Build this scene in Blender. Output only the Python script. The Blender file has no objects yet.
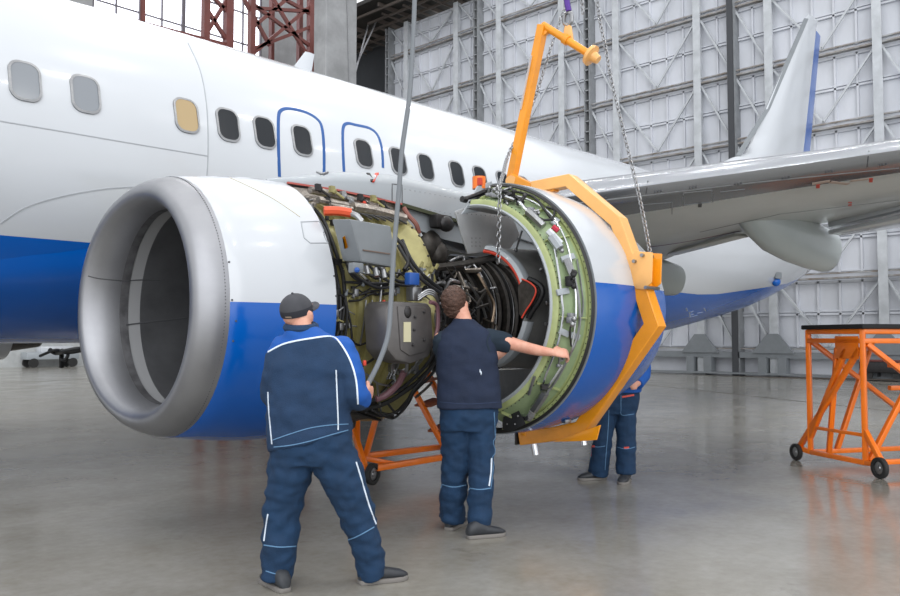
import bpy, bmesh, math, random
from mathutils import Vector, Matrix, noise
from mathutils.bvhtree import BVHTree
V = Vector
SC = bpy.context.scene
COL = SC.collection
PI = math.pi
rnd = random.Random(7)

# ------------------------------------------------------------------ camera
F = 810.0; TH = math.radians(43.5); PH = math.atan(40/810.0); HC = 1.40
fw = V((math.cos(TH)*math.cos(PH), math.sin(TH)*math.cos(PH), math.sin(PH)))
rt = V((math.sin(TH), -math.cos(TH), 0))
up = rt.cross(fw)
CAM = V((0, 0, HC))
HF = V((math.cos(TH), math.sin(TH), 0))          # level forward
cd = bpy.data.cameras.new('camera'); co = bpy.data.objects.new('camera', cd); COL.objects.link(co)
cd.sensor_width = 36; cd.lens = 36*F/900; cd.clip_end = 300
co.matrix_world = Matrix.Translation(CAM) @ Matrix((rt, up, -fw)).transposed().to_4x4()
SC.camera = co

def ray(u, v): return fw + rt*((u-450)/F) + up*((298-v)/F)
def P(u, v, d): return CAM + ray(u, v)*d
def onX(u, v, X): r = ray(u, v); return CAM + r*(X/r.x)
def onY(u, v, Y): r = ray(u, v); return CAM + r*(Y/r.y)
def onZ(u, v, Z=0): r = ray(u, v); return CAM + r*((Z-HC)/r.z)
def cyl(u, v, Yc, Zc, R, Rz=None):
    """near hit of a sight line with a cylinder along X"""
    k = R/(Rz or R); r = ray(u, v)
    oy, oz = -Yc, (HC-Zc)*k; dy, dz = r.y, r.z*k
    a = dy*dy+dz*dz; b = oy*dy+oz*dz; c = oy*oy+oz*oz-R*R
    q = b*b-a*c
    t = (-b-math.sqrt(max(q, 0)))/a
    return CAM + r*t

# ------------------------------------------------------------------ materials
def lin(c):
    if isinstance(c, str):
        c = [int(c[i:i+2], 16)/255 for i in (0, 2, 4)]
        c = [x/12.92 if x <= .04045 else ((x+.055)/1.055)**2.4 for x in c]
    return (*c[:3], 1)
MATS = {}
def mat(name, col, rough=.5, metal=0., var=0., vscale=4., col2=None, bump=0., bscale=40., coat=0., emit=0., spec=.5, stretch=None, detail=6):
    if name in MATS: return MATS[name]
    m = bpy.data.materials.new(name); m.use_nodes = True
    N = m.node_tree.nodes; L = m.node_tree.links
    b = N['Principled BSDF']
    b.inputs['Base Color'].default_value = lin(col)
    b.inputs['Roughness'].default_value = rough
    b.inputs['Metallic'].default_value = metal
    b.inputs['Coat Weight'].default_value = coat
    b.inputs['Coat Roughness'].default_value = .08
    b.inputs['Specular IOR Level'].default_value = spec
    if emit:
        b.inputs['Emission Color'].default_value = lin(col); b.inputs['Emission Strength'].default_value = emit
    tc = N.new('ShaderNodeTexCoord'); src = tc.outputs['Object']
    if stretch:
        mp = N.new('ShaderNodeMapping'); mp.inputs['Scale'].default_value = stretch
        L.new(src, mp.inputs['Vector']); src = mp.outputs['Vector']
    if var:
        nz = N.new('ShaderNodeTexNoise'); nz.inputs['Scale'].default_value = vscale
        nz.inputs['Detail'].default_value = detail; nz.inputs['Roughness'].default_value = .6
        L.new(src, nz.inputs['Vector'])
        cr = N.new('ShaderNodeValToRGB'); c = lin(col)
        c2 = lin(col2) if col2 else tuple(x*(1-var) for x in c[:3])+(1,)
        cr.color_ramp.elements[0].position = .33; cr.color_ramp.elements[1].position = .67
        cr.color_ramp.elements[0].color = c2; cr.color_ramp.elements[1].color = c
        L.new(nz.outputs['Fac'], cr.inputs['Fac']); L.new(cr.outputs['Color'], b.inputs['Base Color'])
    if bump:
        n2 = N.new('ShaderNodeTexNoise'); n2.inputs['Scale'].default_value = bscale; n2.inputs['Detail'].default_value = 4
        L.new(src, n2.inputs['Vector'])
        bp = N.new('ShaderNodeBump'); bp.inputs['Strength'].default_value = bump; bp.inputs['Distance'].default_value = .02
        L.new(n2.outputs['Fac'], bp.inputs['Height']); L.new(bp.outputs['Normal'], b.inputs['Normal'])
    MATS[name] = m
    return m
WHITE = mat('white_paint', 'C0C4C9', .22, coat=.5, var=.03, vscale=.6)
BLUE = mat('blue_paint', '0058B2', .2, coat=.12, var=.1, vscale=1.)
LIP = mat('brushed_aluminium', '9B9CA0', .42, metal=.85, var=.14, vscale=3, stretch=(1, 1, 1))
DUCT = mat('intake_grey', '626366', .42, metal=.3, var=.35, vscale=3)
RIB = mat('pale_band', '97989A', .5)
DARKM = mat('dark_metal', '3D3C3D', .42, metal=.6, var=.4, vscale=14)
SOOT = mat('soot_metal', '4E4A46', .5, metal=.5, var=.5, vscale=20)
STEEL = mat('steel', '9C9D9F', .3, metal=.9, var=.2, vscale=20)
LEDGE = mat('bare_leading_edge', '9DA0A5', .25, metal=.8, var=.06, vscale=2)
CHROME = mat('polished_steel', 'C9CBCF', .16, metal=.95)
GOLD = mat('olive_primer', 'A19A68', .34, metal=.35, var=.28, vscale=6)
GREEN = mat('green_primer', '93A67E', .45, var=.2, vscale=7)
GREEN2 = mat('pale_green_primer', 'A4AE78', .42, var=.22, vscale=9)
RUBBER = mat('black_rubber', '121214', .55)
HOSE = mat('black_hose', '222326', .38)
GREYP = mat('grey_enamel', '777C80', .42, var=.12, vscale=5)
GREYL = mat('light_grey_enamel', '9BA1A6', .35, coat=.2, var=.06, vscale=2)
WINGG = mat('wing_underside_grey', 'C4C7C4', .3, coat=.3, var=.14, vscale=1.2)
FAIR = mat('fairing_grey', 'A3ABAA', .3, coat=.3, var=.05, vscale=1.5)
RED = mat('red_seal', 'C9402C', .5)
ORANGEH = mat('orange_sleeve', 'D4532F', .5)
MAUVE = mat('mauve_hose', '74525A', .5)
YEL = mat('yellow_enamel', 'F29A0E', .3, coat=.4, var=.16, vscale=5)
YELP = mat('pale_yellow_enamel', 'F0B46A', .4, coat=.2, var=.1, vscale=6)  # paler yellow for the upper tube and small fittings
ORG = mat('orange_enamel', 'F67A12', .35, coat=.3, var=.12, vscale=8)
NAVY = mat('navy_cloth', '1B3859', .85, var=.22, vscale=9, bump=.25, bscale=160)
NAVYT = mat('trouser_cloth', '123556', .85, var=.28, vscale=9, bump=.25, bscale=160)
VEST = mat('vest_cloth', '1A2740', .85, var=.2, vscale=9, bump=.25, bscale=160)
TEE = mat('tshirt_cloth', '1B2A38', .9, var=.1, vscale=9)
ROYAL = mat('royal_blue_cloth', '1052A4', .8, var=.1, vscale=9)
PIPING = mat('white_piping', 'D9E4F0', .7)
STITCH = mat('stitching', '5F86AA', .8)
SKIN = mat('skin', 'D9A58F', .5, var=.1, vscale=18, col2='CB8E78')
HAIR = mat('brown_hair', '5B4034', .6, var=.55, vscale=60, bump=.6, bscale=120)
CAPM = mat('grey_cap_cloth', '47484D', .9, var=.2, vscale=14)
CAPD = mat('dark_cap_band', '2B2C33', .9)
SHOE = mat('shoe_leather', '35383D', .55, var=.2, vscale=20)
SOLE = mat('shoe_sole', '7A7672', .7)
GLASS = mat('window_glass', '1C2025', .15, spec=.3)
GLASSG = mat('window_glass_grey', '7D8288', .12, coat=.5)
GLASST = mat('window_shade_tan', 'A48D64', .3, coat=.3)
EXITB = mat('exit_blue', '124C8C', .5)
SEAM = mat('panel_seam', '9FA3A8', .7)
DSEAM = mat('dark_seam', '4A4B4E', .6)
DOORW = mat('hangar_sheet', 'C8CBD2', .6, var=.2, vscale=1.1, col2='BBBEC4', stretch=(1, 1, .35))
DOORG = mat('hangar_girder', 'BCC0C4', .55, var=.25, vscale=2.5)
DOORD = mat('hangar_girt_rusty', '9A9C9D', .6, var=.35, vscale=3, col2='74695F')
COLD = mat('dark_column', '8A8D90', .6, var=.3, vscale=3)
RUST = mat('red_oxide_steel', '6E3A34', .6, var=.3, vscale=2)
CONC = mat('concrete', '9A9B9C', .8, var=.35, vscale=.8, bump=.2, bscale=4)
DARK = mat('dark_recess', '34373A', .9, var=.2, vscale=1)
BROWNB = mat('dark_roof_steel', '33302C', .7, var=.4, vscale=2)
DAY = mat('daylight_glass', 'F4F7FF', .5, emit=2.2)
LAMP = mat('lamp_glass', 'FFFFFF', .5, emit=60)
LAMPH = mat('lamp_housing', '8A8C8E', .5)
PURPLE = mat('purple_webbing', '5A3A92', .8)
TYRE = mat('tyre_rubber', '252525', .7)
DECK = mat('black_deck_mat', '1D1C1E', .8, var=.2, vscale=20)
YSTK = mat('yellow_sticker', 'E0A818', .6)
CREAM = mat('cream_plate', 'C8C2A0', .5)
TANK = mat('dull_grey_casting', '6E6B6A', .36, metal=.5, var=.28, vscale=6)
BLUEC = mat('blue_connector', '23509A', .4)
WRAP = mat('plastic_wrap', 'B4BBB6', .25, var=.3, vscale=5)

# ------------------------------------------------------------------ mesh builder
WL = {}
def link(name, me_or_none, loc, parent=None):
    o = bpy.data.objects.new(name, me_or_none); COL.objects.link(o)
    o.location = loc; WL[o.name] = V(loc)
    if parent is not None:
        o.parent = parent; o.matrix_parent_inverse = Matrix.Translation(-WL[parent.name])
    return o
def empty(name, loc, label=None, cat=None, group=None):
    o = link(name, None, V(loc)); o.empty_display_size = .2
    tag(o, label, cat, group); return o
def tag(o, label=None, cat=None, group=None, kind=None):
    if label: o['label'] = label
    if cat: o['category'] = cat
    if group: o['group'] = group
    if kind: o['kind'] = kind
    return o

class MB:
    def __init__(s): s.v = []; s.f = []; s.m = []; s.cur = 0
    def mi(s, i): s.cur = i; return s
    def add(s, vs, fs, mi=None):
        k = len(s.v); s.v += [V(p) for p in vs]
        for f in fs:
            s.f.append([k+i for i in f]); s.m.append(s.cur if mi is None else mi)
        return s
    def box(s, c, sz, ax=None):
        c = V(c); X, Y, Z = ax or (V((1, 0, 0)), V((0, 1, 0)), V((0, 0, 1)))
        vs = [c+X*(i*sz[0]/2)+Y*(j*sz[1]/2)+Z*(k*sz[2]/2) for i in (-1, 1) for j in (-1, 1) for k in (-1, 1)]
        return s.add(vs, [(0, 1, 3, 2), (4, 6, 7, 5), (0, 4, 5, 1), (2, 3, 7, 6), (0, 2, 6, 4), (1, 5, 7, 3)])
    def beam(s, a, b, w, h=None, upv=(0, 0, 1)):
        a = V(a); b = V(b); h = h or w; d = (b-a)
        if d.length < 1e-6: return s
        d.normalize(); u_ = V(upv)
        if abs(d.dot(u_)) > .98: u_ = V((1, 0, 0))
        x = d.cross(u_).normalized(); z = x.cross(d)
        vs = [p+x*(i*w/2)+z*(j*h/2) for p in (a, b) for i, j in ((-1, -1), (1, -1), (1, 1), (-1, 1))]
        return s.add(vs, [(3, 2, 1, 0), (4, 5, 6, 7), (0, 1, 5, 4), (1, 2, 6, 5), (2, 3, 7, 6), (3, 0, 4, 7)])
    def loft(s, rings, closed=True, caps=True, mfun=None):
        n = len(rings[0]); k = len(s.v)
        for r in rings: s.v += [V(p) for p in r]
        for i in range(len(rings)-1):
            for j in range(n if closed else n-1):
                a = k+i*n+j; b = k+i*n+(j+1) % n
                s.f.append([a, b, b+n, a+n]); s.m.append(mfun(i, j) if mfun else s.cur)
        if caps and closed:
            s.f.append([k+j for j in range(n)][::-1]); s.m.append(s.cur)
            s.f.append([k+(len(rings)-1)*n+j for j in range(n)]); s.m.append(s.cur)
        return s
    def tube(s, pts, r, seg=8, sm=True, caps=True, n=5):
        pts = [V(p) for p in pts]
        rs = list(r) if isinstance(r, (list, tuple)) else [r]*len(pts)
        if sm and len(pts) > 2: pts, rs = crom(pts, rs, n)
        rings = []; T = (pts[1]-pts[0]).normalized()
        N_ = T.orthogonal().normalized()
        for i, p in enumerate(pts):
            if i == 0: t = T
            elif i == len(pts)-1: t = (pts[i]-pts[i-1])
            else: t = (pts[i+1]-pts[i-1])
            if t.length < 1e-9: t = T
            t = t.normalized(); N_ = (N_-t*N_.dot(t))
            if N_.length < 1e-6: N_ = t.orthogonal()
            N_.normalize(); B = t.cross(N_); T = t
            rings.append([p+(N_*math.cos(2*PI*j/seg)+B*math.sin(2*PI*j/seg))*rs[i] for j in range(seg)])
        return s.loft(rings, True, caps)
    def lathe(s, prof, o, ax, seg=48, a0=0, a1=2*PI, ref=None, caps=False, sy=1.):
        """prof: (along, radius); revolve about axis ax through o"""
        o = V(o); ax = V(ax).normalized(); e = V(ref) if ref else ax.orthogonal().normalized(); g = ax.cross(e)
        full = abs(a1-a0-2*PI) < 1e-6; n = seg if full else seg+1
        rings = [[o+ax*x+(e*math.cos(a0+(a1-a0)*j/seg)+g*math.sin(a0+(a1-a0)*j/seg)*sy)*r for j in range(n)] for x, r in prof]
        return s.loft(rings, full, caps)
    def ball(s, c, r, seg=14, ax=None):
        c = V(c); r = r if isinstance(r, (tuple, list)) else (r, r, r)
        X, Y, Z = ax or (V((1, 0, 0)), V((0, 1, 0)), V((0, 0, 1)))
        h = seg//2; rings = []
        for i in range(h+1):
            a = -PI/2+PI*(i+.001)/(h+.002); ca = math.cos(a); sa = math.sin(a)
            rings.append([c+X*(r[0]*ca*math.cos(2*PI*j/seg))+Y*(r[1]*ca*math.sin(2*PI*j/seg))+Z*(r[2]*sa) for j in range(seg)])
        return s.loft(rings, True, True)
    def prism(s, poly, ext):
        n = len(poly); e = V(ext); k = len(s.v)
        s.v += [V(p) for p in poly]+[V(p)+e for p in poly]
        s.f.append([k+i for i in range(n)][::-1]); s.m.append(s.cur)
        s.f.append([k+n+i for i in range(n)]); s.m.append(s.cur)
        for i in range(n):
            j = (i+1) % n; s.f.append([k+i, k+j, k+n+j, k+n+i]); s.m.append(s.cur)
        return s
    def mesh(s, name, mats):
        me = bpy.data.meshes.new(name); lo = V((1e9,)*3); hi = -lo
        for p in s.v:
            for i in range(3): lo[i] = min(lo[i], p[i]); hi[i] = max(hi[i], p[i])
        c = (lo+hi)/2
        me.from_pydata([p-c for p in s.v], [], s.f)
        for m in (mats if isinstance(mats, (list, tuple)) else [mats]): me.materials.append(m)
        me.polygons.foreach_set('material_index', s.m)
        return me, c
    def build(s, name, mats, parent=None, smooth=None, bevel=0, weld=True, loc=None):
        me, c = s.mesh(name, mats)
        bm = bmesh.new(); bm.from_mesh(me)
        if weld: bmesh.ops.remove_doubles(bm, verts=bm.verts, dist=1e-5)
        bmesh.ops.recalc_face_normals(bm, faces=bm.faces)
        if bevel:
            es = [e for e in bm.edges if len(e.link_faces) == 2 and e.calc_face_angle(0) > .6]
            bmesh.ops.bevel(bm, geom=es, offset=bevel, segments=2, affect='EDGES', profile=.5, clamp_overlap=True)
        if loc is not None:
            d = c-V(loc)
            for v_ in bm.verts: v_.co += d
            c = V(loc)
        bm.to_mesh(me); bm.free()
        if smooth is None: smooth = .6
        if smooth:
            me.shade_smooth() if hasattr(me, 'shade_smooth') else None
            try: me.set_sharp_from_angle(angle=smooth)
            except Exception: pass
        o = link(name, me, c, parent)
        return o
def crom(pts, rs, n=5):
    out = []; ro = []
    for i in range(len(pts)-1):
        p0 = pts[max(i-1, 0)]; p1 = pts[i]; p2 = pts[i+1]; p3 = pts[min(i+2, len(pts)-1)]
        for k in range(n):
            t = k/n
            out.append(.5*((2*p1)+(p2-p0)*t+(2*p0-5*p1+4*p2-p3)*t*t+(3*p1-p0-3*p2+p3)*t**3))
            ro.append(rs[i]*(1-t)+rs[i+1]*t)
    out.append(pts[-1]); ro.append(rs[-1]); return out, ro

def bvh(*obs):
    vs = []; fs = []
    for o in obs:
        k = len(vs); w = WL[o.name]
        vs += [v_.co+w for v_ in o.data.vertices]
        fs += [[k+i for i in p.vertices] for p in o.data.polygons]
    return BVHTree.FromPolygons(vs, fs)
def hit(tr, u, v, off=0.):
    r = ray(u, v).normalized()
    p, n, i, d = tr.ray_cast(CAM, r)
    if p is None:
        for k in range(1, 8):
            p, n, i, d = tr.ray_cast(CAM, ray(u+(450-u)*.0, v+k*2).normalized())
            if p is not None: break
            p, n, i, d = tr.ray_cast(CAM, ray(u-k*2, v).normalized())
            if p is not None: break
    if p is None: return None, None
    if n.dot(r) > 0: n = -n
    return p+n*off, n
def densify(px, step=5):
    out = []
    for (a, b), (c, d) in zip(px, px[1:]):
        k = max(1, int(math.hypot(c-a, d-b)/step))
        out += [(a+(c-a)*t/k, b+(d-b)*t/k) for t in range(k)]
    return out+[px[-1]]
def smoothpx(px, n=6):
    p, _ = crom([V((a, b, 0)) for a, b in px], [0]*len(px), n); return [(q.x, q.y) for q in p]
def ribbon(tr, px, w, name, m, parent, off=.004, sm=True):
    """thin raised strip that lies on a surface along a sighted line"""
    px = smoothpx(px) if sm else densify(px)
    pts = []
    for u, v in px:
        p, n = hit(tr, u, v, off)
        if p is not None and (not pts or (p-pts[-1][0]).length < .5): pts.append((p, n))
    mb = MB(); rings = []
    for i, (p, n) in enumerate(pts):
        t = (pts[min(i+1, len(pts)-1)][0]-pts[max(i-1, 0)][0])
        if t.length < 1e-7: continue
        t.normalize(); sd = n.cross(t).normalized()*w/2
        rings.append([p-sd-n*off*1.5, p-sd*.8, p+sd*.8, p+sd-n*off*1.5])
    if len(rings) < 2: return None
    mb.loft(rings, False, False)
    return mb.build(name, m, parent)
def patch(tr, px, name, m, parent, off=.004):
    pts = [hit(tr, u, v, off) for u, v in px]; pts = [a for a in pts if a[0] is not None]
    if len(pts) < 3: return None
    n = pts[0][1]
    return MB().prism([a[0] for a in pts], -n*off*.9).build(name, m, parent, smooth=0)
def stroke(mb, tr, px, r, lift=0., n=3, seg=6):
    pts = []
    for u, v in px:
        p, nn = hit(tr, u, v, r+lift)
        if p is not None: pts.append(p)
    if len(pts) > 1: mb.tube(pts, r, seg=seg, n=n)
    return mb
# ------------------------------------------------------------------ the hall
def struct(o): o['kind'] = 'structure'; return o
def floor_material():
    m = bpy.data.materials.new('polished_concrete'); m.use_nodes = True
    N = m.node_tree.nodes; L = m.node_tree.links; b = N['Principled BSDF']
    tc = N.new('ShaderNodeTexCoord')
    def nz(sc, det, rg=.6):
        n = N.new('ShaderNodeTexNoise'); n.inputs['Scale'].default_value = sc; n.inputs['Detail'].default_value = det
        n.inputs['Roughness'].default_value = rg; L.new(tc.outputs['Object'], n.inputs['Vector']); return n
    def ramp(n, a, b_, ca, cb):
        r = N.new('ShaderNodeValToRGB'); r.color_ramp.elements[0].position = a; r.color_ramp.elements[1].position = b_
        r.color_ramp.elements[0].color = lin(ca); r.color_ramp.elements[1].color = lin(cb); L.new(n.outputs['Fac'], r.inputs['Fac']); return r
    big = ramp(nz(.35, 5), .35, .65, '8C887E', '9E9C96')
    mid = ramp(nz(1.6, 8, .7), .3, .7, '7E786C', 'A5A49F')
    mx = N.new('ShaderNodeMixRGB'); mx.inputs[0].default_value = .5
    L.new(big.outputs[0], mx.inputs[1]); L.new(mid.outputs[0], mx.inputs[2])
    st = ramp(nz(.9, 10, .75), .60, .74, 'FFFFFF', '8E8070')
    m2 = N.new('ShaderNodeMixRGB'); m2.blend_type = 'MULTIPLY'; m2.inputs[0].default_value = .6
    L.new(mx.outputs[0], m2.inputs[1]); L.new(st.outputs[0], m2.inputs[2])
    fine = ramp(nz(14, 6), .3, .75, 'D8D4CC', 'FFFFFF')
    m3 = N.new('ShaderNodeMixRGB'); m3.blend_type = 'MULTIPLY'; m3.inputs[0].default_value = .5
    L.new(m2.outputs[0], m3.inputs[1]); L.new(fine.outputs[0], m3.inputs[2])
    L.new(m3.outputs[0], b.inputs['Base Color'])
    rr = ramp(nz(1.1, 6), .3, .7, (.10, .10, .10), (.26, .26, .26)); L.new(rr.outputs[0], b.inputs['Roughness'])
    b.inputs['Specular IOR Level'].default_value = .6
    bp = N.new('ShaderNodeBump'); bp.inputs['Strength'].default_value = .05; bp.inputs['Distance'].default_value = .02
    w = nz(2.5, 3); L.new(w.outputs['Fac'], bp.inputs['Height']); L.new(bp.outputs['Normal'], b.inputs['Normal'])
    return m
XD = 29.5
struct(MB().box((9, 16, -.15), (50, 64, .3)).build('floor', floor_material(), smooth=0, loc=(0, 0, 0)))
sm_ = MB()
for (a, b) in (((0, 383), (95, 379)), ((400, 372), (640, 384)), ((640, 384), (900, 412))):
    pa = onZ(*a); pb = onZ(*b); sm_.beam(pa+V((0, 0, .002)), pb+V((0, 0, .002)), .05, .003)
struct(sm_.build('trim_1', mat('joint_filler', '55504A', .8), smooth=0))

# sliding hangar door: leaves of sheet, posts, girts, braces
B = [32.4-6.45*k for k in range(8)]
ZT = 18.3
door = MB(); pb_ = MB(); gb = MB(); cb = MB(); db = MB(); fb = MB(); base = MB()
rail_z = [.85+2.62*k for k in range(7)]
for k in range(7):
    y1, y0 = B[k], B[k+1]
    door.box((XD+.15, (y0+y1)/2, ZT/2), (.06, y1-y0, ZT))
posts = []
for b in B[:-1]:
    posts += [b-1.4]
for b in B[1:-1]: posts += [b+1.4]
posts.sort()
for y in posts: pb_.box((XD-.12, y, ZT/2), (.28, .16, ZT)).box((XD-.27, y, ZT/2), (.03, .3, ZT))
for b in B[:-1]:
    cb.box((XD-.1, b+.12, ZT/2), (.5, .05, ZT)).box((XD-.1, b-.12, ZT/2), (.5, .05, ZT))
    z = .4
    while z < ZT: cb.box((XD-.2, b, z), (.3, .24, .05)); z += .45
cells = sorted(posts+B)
for i in range(len(cells)-1):
    ya, yb = cells[i], cells[i+1]
    if yb-ya < .3: continue
    wide = yb-ya > 2.5
    for j, z in enumerate(rail_z):
        gb.box((XD-.1, (ya+yb)/2, z), (.22, yb-ya-.16, .06)).box((XD-.2, (ya+yb)/2, z+.16), (.04, yb-ya-.16, .05))
        zt = rail_z[j+1] if j+1 < len(rail_z) else ZT
        z0 = z+.25
        if wide:
            ym = (ya+yb)/2
            db.beam((XD-.12, ya+.1, zt-.1), (XD-.12, ym, z0), .07, .07); db.beam((XD-.12, yb-.1, zt-.1), (XD-.12, ym, z0), .07, .07)
        elif (round((ya-B[0])/6.45*10) % 2):
            db.beam((XD-.12, ya+.1, zt-.1), (XD-.12, yb-.1, z0), .07, .07)
        else:
            db.beam((XD-.12, yb-.1, zt-.1), (XD-.12, ya+.1, z0), .07, .07)
        # stiffening frames of the sheeting
        n = 5 if wide else 2
        w = (yb-ya)/n
        for q in range(n):
            yl = ya+w*q; yr = yl+w
            for (zl, zh) in ((z0, (z0+zt)/2-.05), ((z0+zt)/2+.05, zt-.12)):
                if q: fb.box((XD+.08, yl, (zl+zh)/2), (.1, .07, zh-zl+.1))
                fb.box((XD+.08, (yl+yr)/2, zh), (.1, w, .07)); fb.box((XD+.08, (yl+yr)/2, zl), (.08, w, .05))
base.box((XD-.2, (B[0]+B[-1])/2, .78), (.3, B[0]-B[-1], .22)).box((XD-.3, (B[0]+B[-1])/2, .1), (.5, B[0]-B[-1], .06))
for y in posts:
    base.prism([(XD-.3, y-.75, .85), (XD-.3, y+.75, .85), (XD-.3, y+.2, 1.55), (XD-.3, y-.2, 1.55)], (-.12, 0, 0))
    base.box((XD-.3, y-.35, .4), (.4, .3, .6)).box((XD-.3, y+.35, .4), (.4, .3, .6))
dr = struct(door.build('door_1', DOORW, smooth=0))
fb.build('sheet_stiffener', DOORW, dr, smooth=0)
pb_.build('door_post', DOORG, dr, smooth=0); gb.build('door_girt', DOORD, dr, smooth=0)
cb.build('leaf_edge', COLD, dr, smooth=0)
MB().box((XD-.38, B[3], ZT/2), (.06, .22, ZT)).build('dark_leaf_seal', mat('dark_seal_strip', '3C3E42', .7), dr, smooth=0); db.build('door_brace', DOORG, dr, smooth=0)
base.build('door_base', GREYP, dr, smooth=0)
struct(MB().beam(onX(480, 371.5, XD-.7)+V((0, 0, 0)), onX(905, 380, XD-.7), .3, .04).build('trim_2', mat('floor_rail', '4B4540', .7), smooth=0))

# far side wall, dark recess, pillar, roof strip
YW = 42.
p0 = onX(356, 100, 31.2)
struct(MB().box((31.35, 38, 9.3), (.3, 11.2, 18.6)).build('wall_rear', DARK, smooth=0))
xa = onY(92, 30, YW).x; xb = onY(262, 30, YW).x; zb = onY(250, 78, YW).z
wl = MB()
wl.box((7, YW+.2, zb/2), (50, .4, zb)).box((xa/2-9, YW+.2, (30+zb)/2), (xa+18, .4, 30-zb))
wl.box(((32+xb)/2, YW+.2, (30+zb)/2), (32-xb, .4, 30-zb))
struct(wl.build('wall_side', CONC, smooth=0))
win = struct(MB().box(((xa+xb)/2, YW+.3, (30+zb)/2), (xb-xa, .05, 30-zb)).build('window_1', DAY, smooth=0))
gm = MB()
n = 8
for i in range(n+1):
    x = xa+(xb-xa)*i/n; gm.box((x, YW+.1, (30+zb)/2), (.07 if i % 4 else .2, .15, 30-zb))
for i in range(6): gm.box(((xa+xb)/2, YW+.1, zb+.1+i*1.9), (xb-xa, .12, .07))
gm.build('window_frame', mat('dark_glazing_bar', '5E5A60', .6), win, smooth=0)
# low light strip of wall with clutter band at the foot of the side wall
struct(MB().box((9, YW-.1, .75), (46, .2, 1.5)).build('baseboard_side', mat('pale_plinth', 'B9BCBC', .6, var=.2), smooth=0))
# concrete pillar
pl = onY(325, 60, 29.); pr = onY(356, 60, 29.)
struct(MB().box(((pl.x+pr.x)/2, 29.4, 12), (pr.x-pl.x, .9, 24)).build('trim_3', CONC, smooth=0, bevel=.03))
cb2 = MB().tube([onY(347, -5, 28.9), onY(349, 78, 28.9), onY(349, 90, 28.9)], .02, seg=6)
struct(cb2.build('trim_4', STEEL))
# red oxide lattice column and truss
tr_ = MB(); Yt = 37.5
def T(u, v, y=Yt): return onY(u, v, y)
for (u, w) in ((206, .34), (229, .42), (252, .3), (311, .34), (321, .5)):
    a = T(u, 0); tr_.box((a.x, Yt, 13), (w, .35, 30))
for (u, w) in ((272, .2), (300, .26)):
    a = T(u, 0, 39.); tr_.box((a.x, 39., 13), (w, .3, 30))
def seg3(a, b, w=.16, y=Yt): tr_.beam(T(*a, y), T(*b, y), w, w)
for a, b in (((208, -8), (229, 14)), ((206, 34), (229, -4)), ((206, 8), (229, 44)), ((232, -22), (270, 46)), ((250, -20), (318, 18)), ((250, 2), (318, 52)),
             ((250, 56), (318, 0)), ((250, 8), (318, 12)), ((250, 50), (318, 24)), ((270, -6), (320, 76)), ((296, 76), (322, 30)), ((252, 28), (300, -12)),
             ((143, -10), (143, 40)), ((92, 10), (160, 28)), ((160, 28), (230, 46))):
    seg3(a, b, .18)
struct(tr_.build('trim_5', RUST, smooth=0))
# roof strip and its dark trusses above the recess
rf = MB().prism([(26.8, 25, 18.7), (31.5, 25, 18.7), (31.5, 41.5, 18.7), (26.8, 33.6, 18.7)], (0, 0, .2))
struct(rf.build('ceiling', BROWNB, smooth=0))
rt_ = MB()
for y in (26, 27.6, 29.2, 30.8, 32.4, 34.2, 36):
    rt_.box((29.3 if y < 31 else 30, y, 18.55), (4.4 if y < 31 else 3, .12, .2)); rt_.box((29.6 if y < 31 else 30.2, y+.5, 18.4), (3.6 if y < 31 else 2.4, .08, .1))
for x in (27.4, 28.3, 29.1, 30.2): rt_.box((x, 29.5 if x < 28.5 else 31, 18.45), (.1, 7 if x < 28.5 else 11, .12))
struct(rt_.build('trim_6', mat('roof_truss_steel', '58504A', .6), smooth=0))
cz = MB()
for a, b in (((368, 25), (354, 78)), ((386, 0), (356, 66))): cz.beam(onX(*a, 28.8), onX(*b, 28.8), .06)
struct(cz.build('trim_7', STEEL, smooth=0))

# small gear far away under the belly
t = empty('equipment_cart', onZ(50, 367), 'low pale equipment cart far off under the belly of the aircraft', 'cart')
c0 = onZ(50, 367); 
MB().box(c0+V((0, 0, .55)), (2.4, .9, .35)).build('cart_bed', GREYL, t, bevel=.03)
MB().box(c0+V((.2, 0, .85)), (1.5, .7, .3)).build('cart_box', WHITE, t, bevel=.03)
for dx in (-.9, .9):
    for dy in (-.4, .4): MB().lathe([(-.07, .02), (-.07, .22), (.07, .22), (.07, .02)], c0+V((dx, dy, .22)), (0, 1, 0), 16).build('wheel', TYRE, t)
t = empty('ground_hose', onZ(62, 352), 'black hose hanging beneath the belly left of the engine', 'hose')
h = MB()
h.tube([P(50, 350, 10.5), P(56, 353, 10.6), P(66, 351, 10.4), P(80, 349, 10.3), P(95, 352, 10.3)], .03).tube([P(40, 356, 10.6), P(56, 350, 10.5), P(68, 353, 10.5), P(90, 349, 10.4)], .02)
h.tube([P(62, 350, 10.6), P(68, 354, 10.5), P(65, 360, 10.5), P(61, 359, 10.5)], .022)
h.build('hose', HOSE, t)
MB().beam(P(61.5, 352, 10.6), P(61.5, 368, 10.6), .05, .05).build('weight', RUBBER, t, bevel=.01)
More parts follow.
